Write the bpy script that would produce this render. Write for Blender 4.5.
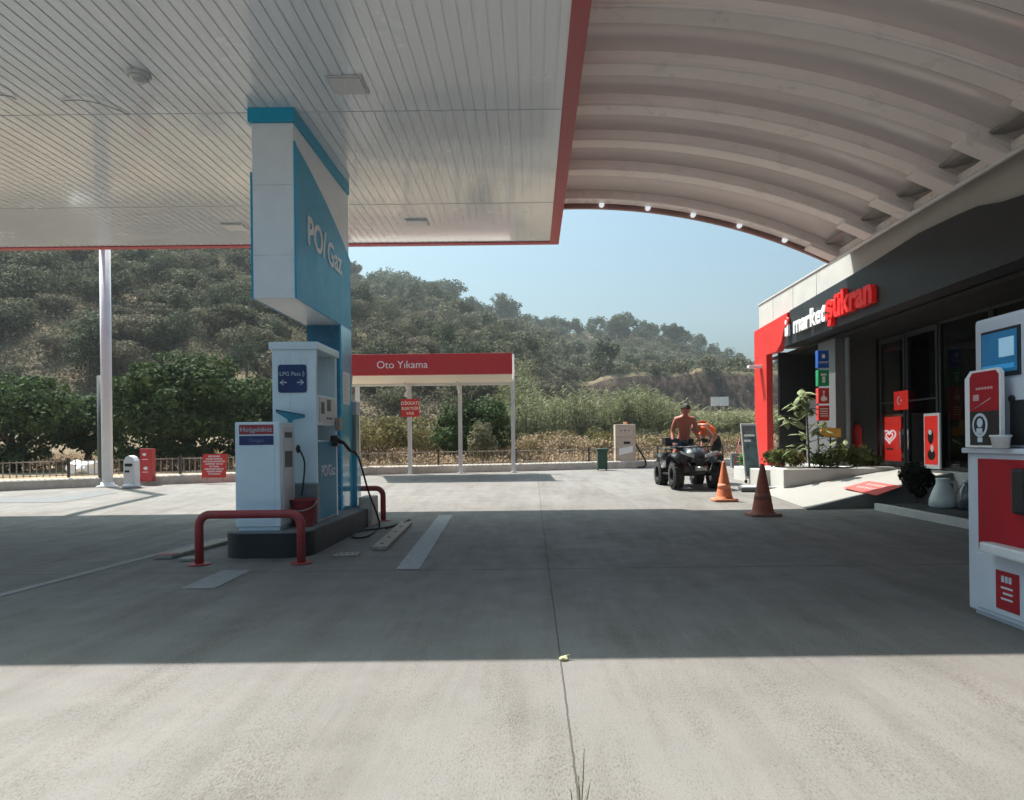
import bpy, bmesh, math, random
import numpy as np
from mathutils import Vector, Matrix, Euler
R = math.radians
scene = bpy.context.scene
for o in list(bpy.data.objects): bpy.data.objects.remove(o)

# ------------------------------------------------------------------ camera
F, CX, CY, EYE = 720.0, 532.0, 441.0, 1.2
cd = bpy.data.cameras.new('camera'); cam = bpy.data.objects.new('camera', cd)
scene.collection.objects.link(cam); scene.camera = cam
cd.sensor_width = 36; cd.lens = F/1024*36
cd.shift_x = -(CX-512)/1024; cd.shift_y = (CY-400)/1024
cd.clip_start = 0.05; cd.clip_end = 6000
cam.location = (0, 0, EYE); cam.rotation_euler = (R(90), R(0.65), 0)

# ------------------------------------------------------------------ light
SUN = Vector((-0.39, 0.344, 1)).normalized()
elev = math.asin(SUN.z); azim = math.atan2(SUN.x, SUN.y)
w = bpy.data.worlds.new('World'); scene.world = w; w.use_nodes = True
nt = w.node_tree; bg = nt.nodes['Background']
sky = nt.nodes.new('ShaderNodeTexSky'); sky.sky_type = 'NISHITA'; sky.sun_disc = False
sky.sun_elevation = elev; sky.sun_rotation = azim
sky.dust_density = 8.5; sky.ozone_density = 1.6; sky.air_density = 1.0
tint = nt.nodes.new('ShaderNodeMix'); tint.data_type = 'RGBA'; tint.blend_type = 'MULTIPLY'; tint.inputs[0].default_value = 1
tint.inputs[7].default_value = (.75, 1.08, 1.16, 1); nt.links.new(sky.outputs[0], tint.inputs[6])
nt.links.new(tint.outputs[2], bg.inputs[0]); bg.inputs[1].default_value = 0.084
sl = bpy.data.lights.new('sun', 'SUN'); sl.energy = 5.0; sl.angle = R(0.55); sl.color = (1.0, 0.955, 0.88)
so = bpy.data.objects.new('sun', sl); scene.collection.objects.link(so)
so.rotation_euler = SUN.to_track_quat('Z', 'Y').to_euler()
so.location = (-8, 8, 30)
scene.view_settings.view_transform = 'Standard'
try: scene.view_settings.look = 'None'
except Exception: pass
scene.view_settings.exposure = 1.0; scene.view_settings.gamma = 1
scene.view_settings.use_curve_mapping = False
scene.cycles.max_bounces = 10; scene.cycles.diffuse_bounces = 6; scene.cycles.transparent_max_bounces = 12

# ------------------------------------------------------------------ helpers
C = scene.collection
def S(r, g, b):
    f = lambda c: (c/255/12.92) if c/255 <= .04045 else ((c/255+.055)/1.055)**2.4
    return (f(r), f(g), f(b))
def gz(X, Y):
    if Y < 11.5: z = 0.0
    elif Y < 17: z = .038*(Y-11.5)
    elif Y < 45: z = .209+.012*(Y-17)
    else: z = .545
    return z
def GP(x, y):
    """ground point seen at pixel x, y"""
    a = (y-CY)/F; lo, hi = 1.0, 400.0
    for _ in range(60):
        m = (lo+hi)/2
        if (EYE-gz(0, m))/m > a: lo = m
        else: hi = m
    return Vector(((x-CX)/F*lo, lo, gz(0, lo)))
def PX(x, y, Y): return Vector(((x-CX)/F*Y, Y, EYE+(CY-y)/F*Y))
def PS(x, y, X):
    """point on a plane X = const seen at pixel x, y"""
    Y = X*F/(x-CX); return Vector((X, Y, EYE+(CY-y)/F*Y))

MATS = {}
def mat(name, col, rough=.6, metal=0, var=.12, scale=6, bump=0, bscale=60, coat=0, spec=None, col2=None, stretch=None,
        alpha=None, trans=0, emit=None, island=0, objrand=0, sss=0, dirt=0):
    if name in MATS: return MATS[name]
    m = bpy.data.materials.new(name); m.use_nodes = True; n = m.node_tree.nodes; l = m.node_tree.links
    b = n['Principled BSDF']; b.inputs['Roughness'].default_value = rough; b.inputs['Metallic'].default_value = metal
    if spec is not None: b.inputs['Specular IOR Level'].default_value = spec
    if coat: b.inputs['Coat Weight'].default_value = coat; b.inputs['Coat Roughness'].default_value = .08
    if trans: b.inputs['Transmission Weight'].default_value = trans
    tc = n.new('ShaderNodeTexCoord'); src = tc.outputs['Object']
    if stretch:
        mp = n.new('ShaderNodeMapping'); mp.inputs['Scale'].default_value = stretch; l.new(src, mp.inputs[0]); src = mp.outputs[0]
    no = n.new('ShaderNodeTexNoise'); no.inputs['Scale'].default_value = scale; no.inputs['Detail'].default_value = 6
    no.inputs['Roughness'].default_value = .62; l.new(src, no.inputs[0])
    mr = n.new('ShaderNodeMapRange'); mr.inputs[1].default_value = .3; mr.inputs[2].default_value = .7; l.new(no.outputs[0], mr.inputs[0])
    mx = n.new('ShaderNodeMix'); mx.data_type = 'RGBA'; l.new(mr.outputs[0], mx.inputs[0])
    c1 = [c*(1-var) for c in col]; c2 = list(col2) if col2 else [min(1, c*(1+var)) for c in col]
    mx.inputs[6].default_value = (*c1, 1); mx.inputs[7].default_value = (*c2, 1); out = mx.outputs[2]
    if dirt:
        n3 = n.new('ShaderNodeTexNoise'); n3.inputs['Scale'].default_value = 2.3; n3.inputs['Detail'].default_value = 9; l.new(tc.outputs['Object'], n3.inputs[0])
        m3 = n.new('ShaderNodeMapRange'); m3.inputs[1].default_value = .5; m3.inputs[2].default_value = .75; m3.inputs[4].default_value = dirt; l.new(n3.outputs[0], m3.inputs[0])
        x3 = n.new('ShaderNodeMix'); x3.data_type = 'RGBA'; l.new(m3.outputs[0], x3.inputs[0]); l.new(out, x3.inputs[6])
        x3.inputs[7].default_value = (.16, .13, .10, 1); out = x3.outputs[2]
    if island or objrand:
        hs = n.new('ShaderNodeHueSaturation'); l.new(out, hs.inputs['Color']); out = hs.outputs[0]
        add = n.new('ShaderNodeMath'); add.operation = 'ADD'; add.inputs[0].default_value = 1; add.inputs[1].default_value = 0
        cur = add
        if island:
            g = n.new('ShaderNodeNewGeometry'); q = n.new('ShaderNodeMapRange'); l.new(g.outputs['Random Per Island'], q.inputs[0])
            q.inputs[3].default_value = 1-island; q.inputs[4].default_value = 1+island; l.new(q.outputs[0], add.inputs[0])
        if objrand:
            oi = n.new('ShaderNodeObjectInfo'); q2 = n.new('ShaderNodeMapRange'); l.new(oi.outputs['Random'], q2.inputs[0])
            q2.inputs[3].default_value = -objrand; q2.inputs[4].default_value = objrand; l.new(q2.outputs[0], add.inputs[1])
            q3 = n.new('ShaderNodeMapRange'); l.new(oi.outputs['Random'], q3.inputs[0]); q3.inputs[3].default_value = .515; q3.inputs[4].default_value = .48
            l.new(q3.outputs[0], hs.inputs['Hue'])
        l.new(add.outputs[0], hs.inputs['Value'])
    l.new(out, b.inputs['Base Color'])
    rr = n.new('ShaderNodeMapRange'); l.new(no.outputs[0], rr.inputs[0]); rr.inputs[1].default_value = .3; rr.inputs[2].default_value = .7
    rr.inputs[3].default_value = max(.02, rough-.06); rr.inputs[4].default_value = min(1, rough+.08); l.new(rr.outputs[0], b.inputs['Roughness'])
    if bump:
        n2 = n.new('ShaderNodeTexNoise'); n2.inputs['Scale'].default_value = bscale; n2.inputs['Detail'].default_value = 4; l.new(src, n2.inputs[0])
        bp = n.new('ShaderNodeBump'); bp.inputs['Strength'].default_value = bump; bp.inputs['Distance'].default_value = .01
        l.new(n2.outputs[0], bp.inputs['Height']); l.new(bp.outputs[0], b.inputs['Normal'])
    if emit:
        b.inputs['Emission Color'].default_value = (*emit[:3], 1); b.inputs['Emission Strength'].default_value = emit[3]
    MATS[name] = m; return m

class MB:
    """collects shapes (world or local coordinates) in one bmesh"""
    def __init__(s): s.bm = bmesh.new()
    def _add(s, t, M=None):
        if M is not None: bmesh.ops.transform(t, matrix=M, verts=t.verts)
        me = bpy.data.meshes.new('t'); t.to_mesh(me); t.free(); s.bm.from_mesh(me); bpy.data.meshes.remove(me); return s
    def box(s, x0, x1, y0, y1, z0, z1, bev=0, rot=None, seg=2):
        t = bmesh.new(); bmesh.ops.create_cube(t, size=1)
        c = Vector(((x0+x1)/2, (y0+y1)/2, (z0+z1)/2)); d = Vector((abs(x1-x0), abs(y1-y0), abs(z1-z0)))
        bmesh.ops.transform(t, matrix=Matrix.Diagonal((*d, 1)), verts=t.verts)
        if bev: bmesh.ops.bevel(t, geom=t.edges[:], offset=min(bev, min(d)*.45), segments=seg, affect='EDGES', profile=.6)
        M = Matrix.Translation(c)
        if rot: M = M @ Euler(rot).to_matrix().to_4x4()
        return s._add(t, M)
    def prism(s, pts, d, bev=0):
        """polygon pts (list of 3-D points) extruded by vector d"""
        t = bmesh.new(); vs = [t.verts.new(p) for p in pts]; f = t.faces.new(vs)
        r = bmesh.ops.extrude_face_region(t, geom=[f]); nv = [v for v in r['geom'] if isinstance(v, bmesh.types.BMVert)]
        bmesh.ops.translate(t, vec=Vector(d), verts=nv); bmesh.ops.recalc_face_normals(t, faces=t.faces[:])
        if bev: bmesh.ops.bevel(t, geom=t.edges[:], offset=bev, segments=2, affect='EDGES', profile=.6)
        return s._add(t)
    def tube(s, pts, r, seg=12, cap=True, smooth=True, sub=0):
        P = [Vector(p) for p in pts]
        if sub:
            Q = []
            for i in range(len(P)-1):
                p0 = P[max(i-1, 0)]; p1 = P[i]; p2 = P[i+1]; p3 = P[min(i+2, len(P)-1)]
                for k in range(sub):
                    t = k/sub
                    Q.append(.5*((2*p1)+(-p0+p2)*t+(2*p0-5*p1+4*p2-p3)*t*t+(-p0+3*p1-3*p2+p3)*t**3))
            Q.append(P[-1]); P = Q
        rs = r if isinstance(r, (list, tuple)) else [r]*len(P)
        if len(rs) != len(P): rs = list(np.interp(np.linspace(0, 1, len(P)), np.linspace(0, 1, len(rs)), rs))
        t = bmesh.new(); rings = []; up = Vector((0, 0, 1)); prev = None
        for i, p in enumerate(P):
            d = (P[min(i+1, len(P)-1)]-P[max(i-1, 0)]).normalized()
            if prev is None:
                a = up if abs(d.z) < .9 else Vector((1, 0, 0)); n = d.cross(a).normalized()
            else: n = (prev-d*prev.dot(d)).normalized()
            prev = n; b = d.cross(n)
            rings.append([t.verts.new(p+(n*math.cos(2*math.pi*k/seg)+b*math.sin(2*math.pi*k/seg))*rs[i]) for k in range(seg)])
        for i in range(len(P)-1):
            for k in range(seg):
                f = t.faces.new((rings[i][k], rings[i][(k+1) % seg], rings[i+1][(k+1) % seg], rings[i+1][k])); f.smooth = smooth
        if cap: t.faces.new(rings[0][::-1]); t.faces.new(rings[-1])
        bmesh.ops.recalc_face_normals(t, faces=t.faces[:])
        return s._add(t)
    def lathe(s, prof, c, seg=24, axis='z', smooth=True, cap=True):
        """prof: list of (radius, height)"""
        t = bmesh.new(); rings = []
        for r, h in prof:
            rings.append([t.verts.new((max(r, 1e-4)*math.cos(2*math.pi*k/seg), max(r, 1e-4)*math.sin(2*math.pi*k/seg), h)) for k in range(seg)])
        for i in range(len(prof)-1):
            for k in range(seg):
                f = t.faces.new((rings[i][k], rings[i][(k+1) % seg], rings[i+1][(k+1) % seg], rings[i+1][k])); f.smooth = smooth
        if cap: t.faces.new(rings[0][::-1]); t.faces.new(rings[-1])
        bmesh.ops.recalc_face_normals(t, faces=t.faces[:])
        M = Matrix.Translation(c)
        if axis == 'x': M = M @ Matrix.Rotation(R(90), 4, 'Y')
        if axis == 'y': M = M @ Matrix.Rotation(R(90), 4, 'X')
        return s._add(t, M)
    def ball(s, c, rad, seg=16, rings=10, rot=None):
        t = bmesh.new(); bmesh.ops.create_uvsphere(t, u_segments=seg, v_segments=rings, radius=1)
        for f in t.faces: f.smooth = True
        rad = rad if isinstance(rad, (tuple, list)) else (rad,)*3
        M = Matrix.Translation(c)
        if rot: M = M @ Euler(rot).to_matrix().to_4x4()
        return s._add(t, M @ Matrix.Diagonal((*rad, 1)))
    def quad(s, a, b, c, d):
        vs = [s.bm.verts.new(p) for p in (a, b, c, d)]; s.bm.faces.new(vs); return s
    def text(s, body, size, M, depth=.004, align='CENTER', bold=0):
        cu = bpy.data.curves.new('t', 'FONT'); cu.body = body; cu.size = size; cu.extrude = depth; cu.align_x = align; cu.align_y = 'CENTER'
        cu.resolution_u = 3; cu.offset = bold
        ob = bpy.data.objects.new('t', cu); C.objects.link(ob); bpy.context.view_layer.update()
        me = bpy.data.meshes.new_from_object(ob.evaluated_get(bpy.context.evaluated_depsgraph_get()))
        me.transform(M); s.bm.from_mesh(me); bpy.data.objects.remove(ob); bpy.data.curves.remove(cu); bpy.data.meshes.remove(me); return s
    def obj(s, name, m, root=None, smooth_angle=None):
        me = bpy.data.meshes.new(name)
        if root is not None and root.get('_world'):
            o0 = root['_org']; bmesh.ops.translate(s.bm, vec=-Vector(o0), verts=s.bm.verts)
        s.bm.to_mesh(me); s.bm.free()
        o = bpy.data.objects.new(name, me); C.objects.link(o)
        if m: me.materials.append(m)
        return o
# frames for text: facing the camera (-Y) / facing left (-X, reading away along -Y)
def face_cam(x, y, z): return Matrix.Translation((x, y, z)) @ Matrix.Rotation(R(90), 4, 'X')
def face_px(x, y, z): return Matrix.Translation((x, y, z)) @ Matrix.Rotation(R(90), 4, 'Z') @ Matrix.Rotation(R(90), 4, 'X')    # faces +X
def face_nx(x, y, z): return Matrix.Translation((x, y, z)) @ Matrix.Rotation(R(-90), 4, 'Z') @ Matrix.Rotation(R(90), 4, 'X')   # faces -X

ORG = {}
def thing(name, label, cat, loc=(0, 0, 0), group=None, world=True, rotz=0):
    o = bpy.data.objects.new(name, None); C.objects.link(o); o.location = loc; o.rotation_euler = (0, 0, rotz)
    o.empty_display_size = .2; o['label'] = label; o['category'] = cat
    if group: o['group'] = group
    ORG[o.name] = Vector(loc) if world else Vector((0, 0, 0))
    return o
def part(root, name, mb, m, label=None, parent=None):
    """mesh part of root; parent: another part (sub-part)"""
    off = ORG[root.name]
    bmesh.ops.translate(mb.bm, vec=-off, verts=mb.bm.verts)
    me = bpy.data.meshes.new(name); mb.bm.to_mesh(me); mb.bm.free(); me.materials.append(m)
    o = bpy.data.objects.new(name, me); C.objects.link(o); o.parent = parent or root
    if label: o['label'] = label
    return o
def single(name, mb, m, label, cat, group=None, kind=None, loc=None):
    if loc is not None: bmesh.ops.translate(mb.bm, vec=-Vector(loc), verts=mb.bm.verts)
    me = bpy.data.meshes.new(name); mb.bm.to_mesh(me); mb.bm.free(); me.materials.append(m)
    o = bpy.data.objects.new(name, me); C.objects.link(o)
    if loc is not None: o.location = loc
    if label: o['label'] = label
    if cat: o['category'] = cat
    if group: o['group'] = group
    if kind: o['kind'] = kind
    return o
def npobj(name, V, Fc, m, nv=4):
    me = bpy.data.meshes.new(name); V = np.asarray(V, np.float32); Fc = np.asarray(Fc, np.int32)
    me.vertices.add(len(V)); me.vertices.foreach_set('co', V.ravel())
    me.loops.add(Fc.size); me.loops.foreach_set('vertex_index', Fc.ravel())
    me.polygons.add(len(Fc)); me.polygons.foreach_set('loop_start', np.arange(0, Fc.size, Fc.shape[1], dtype=np.int32))
    me.update(calc_edges=True); me.materials.append(m)
    o = bpy.data.objects.new(name, me); C.objects.link(o); return o
def copy_tree(o, loc, rotz=0, sc=1, label=None):
    r = o.copy(); C.objects.link(r); r.location = loc; r.rotation_euler = (0, 0, rotz); r.scale = (sc, sc, sc) if not isinstance(sc, tuple) else sc
    if label: r['label'] = label
    for ch in o.children:
        c = ch.copy(); C.objects.link(c); c.parent = r
        for g in ch.children:
            d = g.copy(); C.objects.link(d); d.parent = c
    return r

# ------------------------------------------------------------------ materials
white_paint = mat('white_paint', (.72, .73, .74), .38, var=.05, scale=3, dirt=.12)
cool_white = mat('cool_white_enamel', (.74, .87, .92), .32, var=.05, scale=3, coat=.3, dirt=.10)
grey_white = mat('grey_white_steel', (.62, .64, .66), .35, var=.05, dirt=.08)
red_paint = mat('red_paint', (.48, .035, .04), .42, var=.1, dirt=.1)
red_bright = mat('red_bright', (.62, .035, .03), .42, var=.06)
red_dull = mat('red_dull', (.36, .042, .045), .5, var=.2, scale=18, dirt=.45, bump=.15)
red_trim = mat('red_trim', (.50, .07, .09), .45, var=.06)
teal = mat('teal_panel', (.012, .38, .60), .38, var=.05, spec=.3)
teal_dark = mat('teal_column', (.015, .16, .30), .25, var=.08, coat=.3)
navy = mat('navy_blue', (.008, .03, .13), .35)
black_pl = mat('black_plastic', (.012, .012, .014), .4, var=.3)
black_rub = mat('black_rubber', (.018, .018, .019), .8, var=.2, bump=.3)
dark_panel = mat('charcoal_cladding', (.022, .026, .031), .45, var=.12, scale=2)
dark_wall = mat('dark_wall', (.010, .0105, .011), .5, var=.2)
grey_panel = mat('grey_cladding', (.13, .135, .14), .5, var=.1)
chrome = mat('bare_metal', (.55, .55, .55), .3, metal=1)
galv = mat('galvanised', (.38, .37, .35), .45, metal=.6)
letter_white = mat('letter_white', (.8, .8, .8), .4, var=.03)
letter_dim = mat('letter_pale', (.55, .62, .7), .4, var=.03)
screen_blue = mat('screen_blue', (.02, .12, .25), .12, emit=(.02, .12, .25, .18))
conc_kerb = mat('kerb_concrete', (.52, .48, .43), .85, var=.18, bump=.5, bscale=40)
conc_dark = mat('kerb_black', (.018, .020, .023), .6, var=.3, bump=.3, bscale=40)
white_wall = mat('white_render', (.50, .48, .45), .75, var=.06, scale=2, bump=.15, dirt=.1)

def glass_mat(name, tint, refl=.9):
    m = bpy.data.materials.new(name); m.use_nodes = True; n = m.node_tree.nodes; l = m.node_tree.links
    n.clear(); out = n.new('ShaderNodeOutputMaterial'); mx = n.new('ShaderNodeMixShader'); t = n.new('ShaderNodeBsdfTransparent'); g = n.new('ShaderNodeBsdfGlossy')
    fr = n.new('ShaderNodeFresnel'); fr.inputs[0].default_value = 1.5; t.inputs[0].default_value = (*tint, 1); g.inputs['Roughness'].default_value = .02
    g.inputs[0].default_value = (refl, refl, refl, 1)
    l.new(fr.outputs[0], mx.inputs[0]); l.new(t.outputs[0], mx.inputs[1]); l.new(g.outputs[0], mx.inputs[2]); l.new(mx.outputs[0], out.inputs[0]); return m
shop_glass = glass_mat('shop_glass', (.30, .32, .33), .6)
door_glass = glass_mat('door_glass', (.75, .76, .76), .5)

def concrete_ground():
    m = bpy.data.materials.new('forecourt_concrete'); m.use_nodes = True; n = m.node_tree.nodes; l = m.node_tree.links; b = n['Principled BSDF']
    tc = n.new('ShaderNodeTexCoord'); O = tc.outputs['Object']
    def noise(scale, det, mp=None, rot=0):
        x = n.new('ShaderNodeTexNoise'); x.inputs['Scale'].default_value = scale; x.inputs['Detail'].default_value = det; x.inputs['Roughness'].default_value = .65
        if mp:
            q = n.new('ShaderNodeMapping'); q.inputs['Scale'].default_value = mp; q.inputs['Rotation'].default_value = (0, 0, rot); l.new(O, q.inputs[0]); l.new(q.outputs[0], x.inputs[0])
        else: l.new(O, x.inputs[0])
        return x.outputs[0]
    def rng(v, a, b_, c, d):
        q = n.new('ShaderNodeMapRange'); l.new(v, q.inputs[0]); q.inputs[1].default_value = a; q.inputs[2].default_value = b_; q.inputs[3].default_value = c; q.inputs[4].default_value = d; return q.outputs[0]
    def mix(f, a, bcol, mode='MIX'):
        q = n.new('ShaderNodeMix'); q.data_type = 'RGBA'; q.blend_type = mode; l.new(f, q.inputs[0]) if not isinstance(f, float) else None
        if isinstance(f, float): q.inputs[0].default_value = f
        for i, v in ((6, a), (7, bcol)):
            if isinstance(v, tuple): q.inputs[i].default_value = (*v, 1)
            else: l.new(v, q.inputs[i])
        return q.outputs[2]
    def math_(op, a, b_=None):
        q = n.new('ShaderNodeMath'); q.operation = op
        for i, v in ((0, a), (1, b_)):
            if v is None: continue
            if isinstance(v, (int, float)): q.inputs[i].default_value = v
            else: l.new(v, q.inputs[i])
        return q.outputs[0]
    c = mix(rng(noise(.35, 4), .35, .65, 0, 1), (.162, .149, .139), (.204, .189, .177))
    c = mix(rng(noise(2.0, 6), .3, .7, 0, .55), c, (.155, .15, .142))
    st = noise(2.0, 7, (1.8, .22, 1), R(-14)); c = mix(rng(st, .46, .72, 0, .5), c, (.095, .082, .072))        # tyre drag streaks
    st2 = noise(11, 5, (1.8, .10, 1), R(-24)); c = mix(rng(st2, .56, .76, 0, .25), c, (.075, .065, .058))
    fine = noise(60, 4, (2.2, .7, 1), R(-18)); msk = noise(1.3, 6, (2.0, .35, 1), R(-16)); fs = math_('ADD', fine, math_('MULTIPLY', math_('SUBTRACT', msk, .5), .75)); c = mix(rng(fs, .50, .70, 0, .85), c, (.085, .072, .062))
    sp = noise(150, 2); c = mix(rng(sp, .54, .72, 0, .55), c, (.05, .045, .042))
    oil = noise(.8, 3); c = mix(rng(oil, .62, .80, 0, .5), c, (.07, .065, .062)); drp = noise(5.0, 2); c = mix(rng(drp, .73, .77, 0, .6), c, (.045, .042, .04))
    sx = n.new('ShaderNodeSeparateXYZ'); l.new(O, sx.inputs[0])
    wob = math_('MULTIPLY', math_('SUBTRACT', noise(9, 3), .5), .012)
    def joint(coord, pos, wd):
        return math_('LESS_THAN', math_('ABSOLUTE', math_('ADD', math_('SUBTRACT', sx.outputs[coord], pos), wob)), wd)
    j = joint(0, .143, .0045)
    for crd, pos, wd in ((1, 6.75, .010), (1, 14.6, .007), (1, 19.0, .008), (0, 5.2, .006), (0, -5.0, .006)): j = math_('MAXIMUM', j, joint(crd, pos, wd))
    c = mix(j, c, (.06, .055, .05)); l.new(c, b.inputs['Base Color'])
    b.inputs['Specular IOR Level'].default_value = .35
    l.new(rng(noise(3, 4), .3, .7, .62, .9), b.inputs['Roughness'])
    h = math_('SUBTRACT', math_('ADD', noise(90, 5), math_('MULTIPLY', st2, .6)), math_('MULTIPLY', j, 2.0))
    bp = n.new('ShaderNodeBump'); bp.inputs['Strength'].default_value = .5; bp.inputs['Distance'].default_value = .006; l.new(h, bp.inputs['Height']); l.new(bp.outputs[0], b.inputs['Normal'])
    return m
forecourt_mat = concrete_ground()

# ------------------------------------------------------------------ ground and terrain
KERB = [(-45, 9), (-20, 14.2), (-12.2, 16.5), (-7.1, 18.9), (-4.6, 21.2), (0, 22.3), (8, 24.6), (20, 28), (45, 34)]
KX = [p[0] for p in KERB]; KY = [p[1] for p in KERB]
def kerbY(X): return float(np.interp(X, KX, KY))
mb = MB(); ys = [-5, 0, 5, 8, 10, 11, 11.5]+[11.5+i*.5 for i in range(1, 12)]
xs = sorted(set([-45, -30, -20]+[i*1.0 for i in range(-14, 16)]+[20, 30, 45]))
vg = [[mb.bm.verts.new((x, y, gz(x, y) if y < 11.5 or y > 12.4 else .019*(y-11.5)**2/1.0*1.0+.0*(y))) for x in xs] for y in ys]
for j in range(len(ys)-1):
    for i in range(len(xs)-1):
        mb.bm.faces.new((vg[j][i], vg[j][i+1], vg[j+1][i+1], vg[j+1][i]))
base_row = vg[-1]; prev = base_row
for f in (.34, .67, 1.0):
    row = []
    for i, x in enumerate(xs):
        Y = 17+(max(kerbY(x), 17)-17)*f+.02*f; row.append(mb.bm.verts.new((x, Y, gz(x, Y))))
    for i in range(len(xs)-1): mb.bm.faces.new((prev[i], prev[i+1], row[i+1], row[i]))
    prev = row
single('forecourt', mb, forecourt_mat, None, None, kind='structure')

mb = MB(); mb.box(-60, 60, -45, -5, -.3, -.006); single('road', mb, mat('dark_ground', (.05, .05, .052), .85, var=.2, scale=3, bump=.4), None, None, kind='structure')  # unseen dark ground added behind the camera to cut bounced light
# terrain: fan grid in direction (pixel column) and depth, from beyond the kerb to far behind the ridge
EX = [-900, -400, 0, 200, 300, 352, 400, 455, 500, 540, 580, 640, 700, 757, 850, 1000, 2000]
EE = [.40, .45, .42, .35, .275, .222, .210, .188, .168, .158, .150, .142, .116, .084, .055, .045, .04]
rs = np.random.RandomState(5)
def smooth(t): t = np.clip(t, 0, 1); return t*t*(3-2*t)
def vnoise(x, y, seed=0):
    """cheap smooth value noise"""
    xi = np.floor(x).astype(int); yi = np.floor(y).astype(int); fx = x-xi; fy = y-yi; fx = fx*fx*(3-2*fx); fy = fy*fy*(3-2*fy)
    def h(a, b): v = np.sin(a*127.1+b*311.7+seed*74.7)*43758.5453; return v-np.floor(v)
    return (h(xi, yi)*(1-fx)+h(xi+1, yi)*fx)*(1-fy)+(h(xi, yi+1)*(1-fx)+h(xi+1, yi+1)*fx)*fy
def terrain(px, Y):
    px = np.asarray(px, float); Y = np.asarray(Y, float)
    e = np.interp(px, EX, EE); right = smooth((px-520)/90)
    Dr = 190+90*smooth((px-250)/250); Ds = 52+70*right
    lin = np.interp(Y, [0, 11.5, 17, 45, 1e5], [-.6, -.06, .15, .5, .5])
    top = e*Dr+EYE
    t = (Y-Ds)/(Dr-Ds); tt = np.clip(t, 0, 1)
    prof = tt**.82*(1-.12*np.sin(np.pi*tt))
    h = lin+(top-lin)*prof*(t > 0)
    # quarry-like cut above the road on the right
    cut = right*(1-smooth((px-840)/120))
    road = lin+cut*4.6*smooth((Y-86)/16)
    wall = 11.6+1.3*vnoise(px/19, Y*0, 3)+.9*vnoise(px/5, Y/3, 8)
    hc = np.where(Y < 118, road, np.maximum(wall, h)); ramp = smooth((Y-118)/5.0)
    hcut = np.where(Y < 118, road, road*(1-ramp)+np.maximum(wall, h)*ramp)
    h = h*(1-cut)+hcut*cut
    X = (px-CX)/F*Y
    n = (vnoise(X/22, Y/22, 1)-.5)*5+(vnoise(X/7, Y/7, 2)-.5)*1.6
    h = h+n*smooth((Y-60)/30)*smooth(tt*3)
    back = np.clip((Y-Dr)/200, 0, 3); h = np.where(Y > Dr, h-back*30, h)
    return h
pxs = np.concatenate([np.arange(-1500, -300, 100), np.arange(-300, 1200, 8), np.arange(1200, 2600, 100)])
Ys = np.concatenate([np.array([-30, -5, 2, 6, 11.5, 14, 17, 20, 24, 30, 37, 45, 50, 55, 60, 66, 72, 78, 84, 90, 96, 102, 108, 113, 116, 118, 119, 120.5, 122, 123.5, 125, 128]), np.arange(132, 300, 5), np.array([310, 330, 370, 430, 520, 700])])
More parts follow.
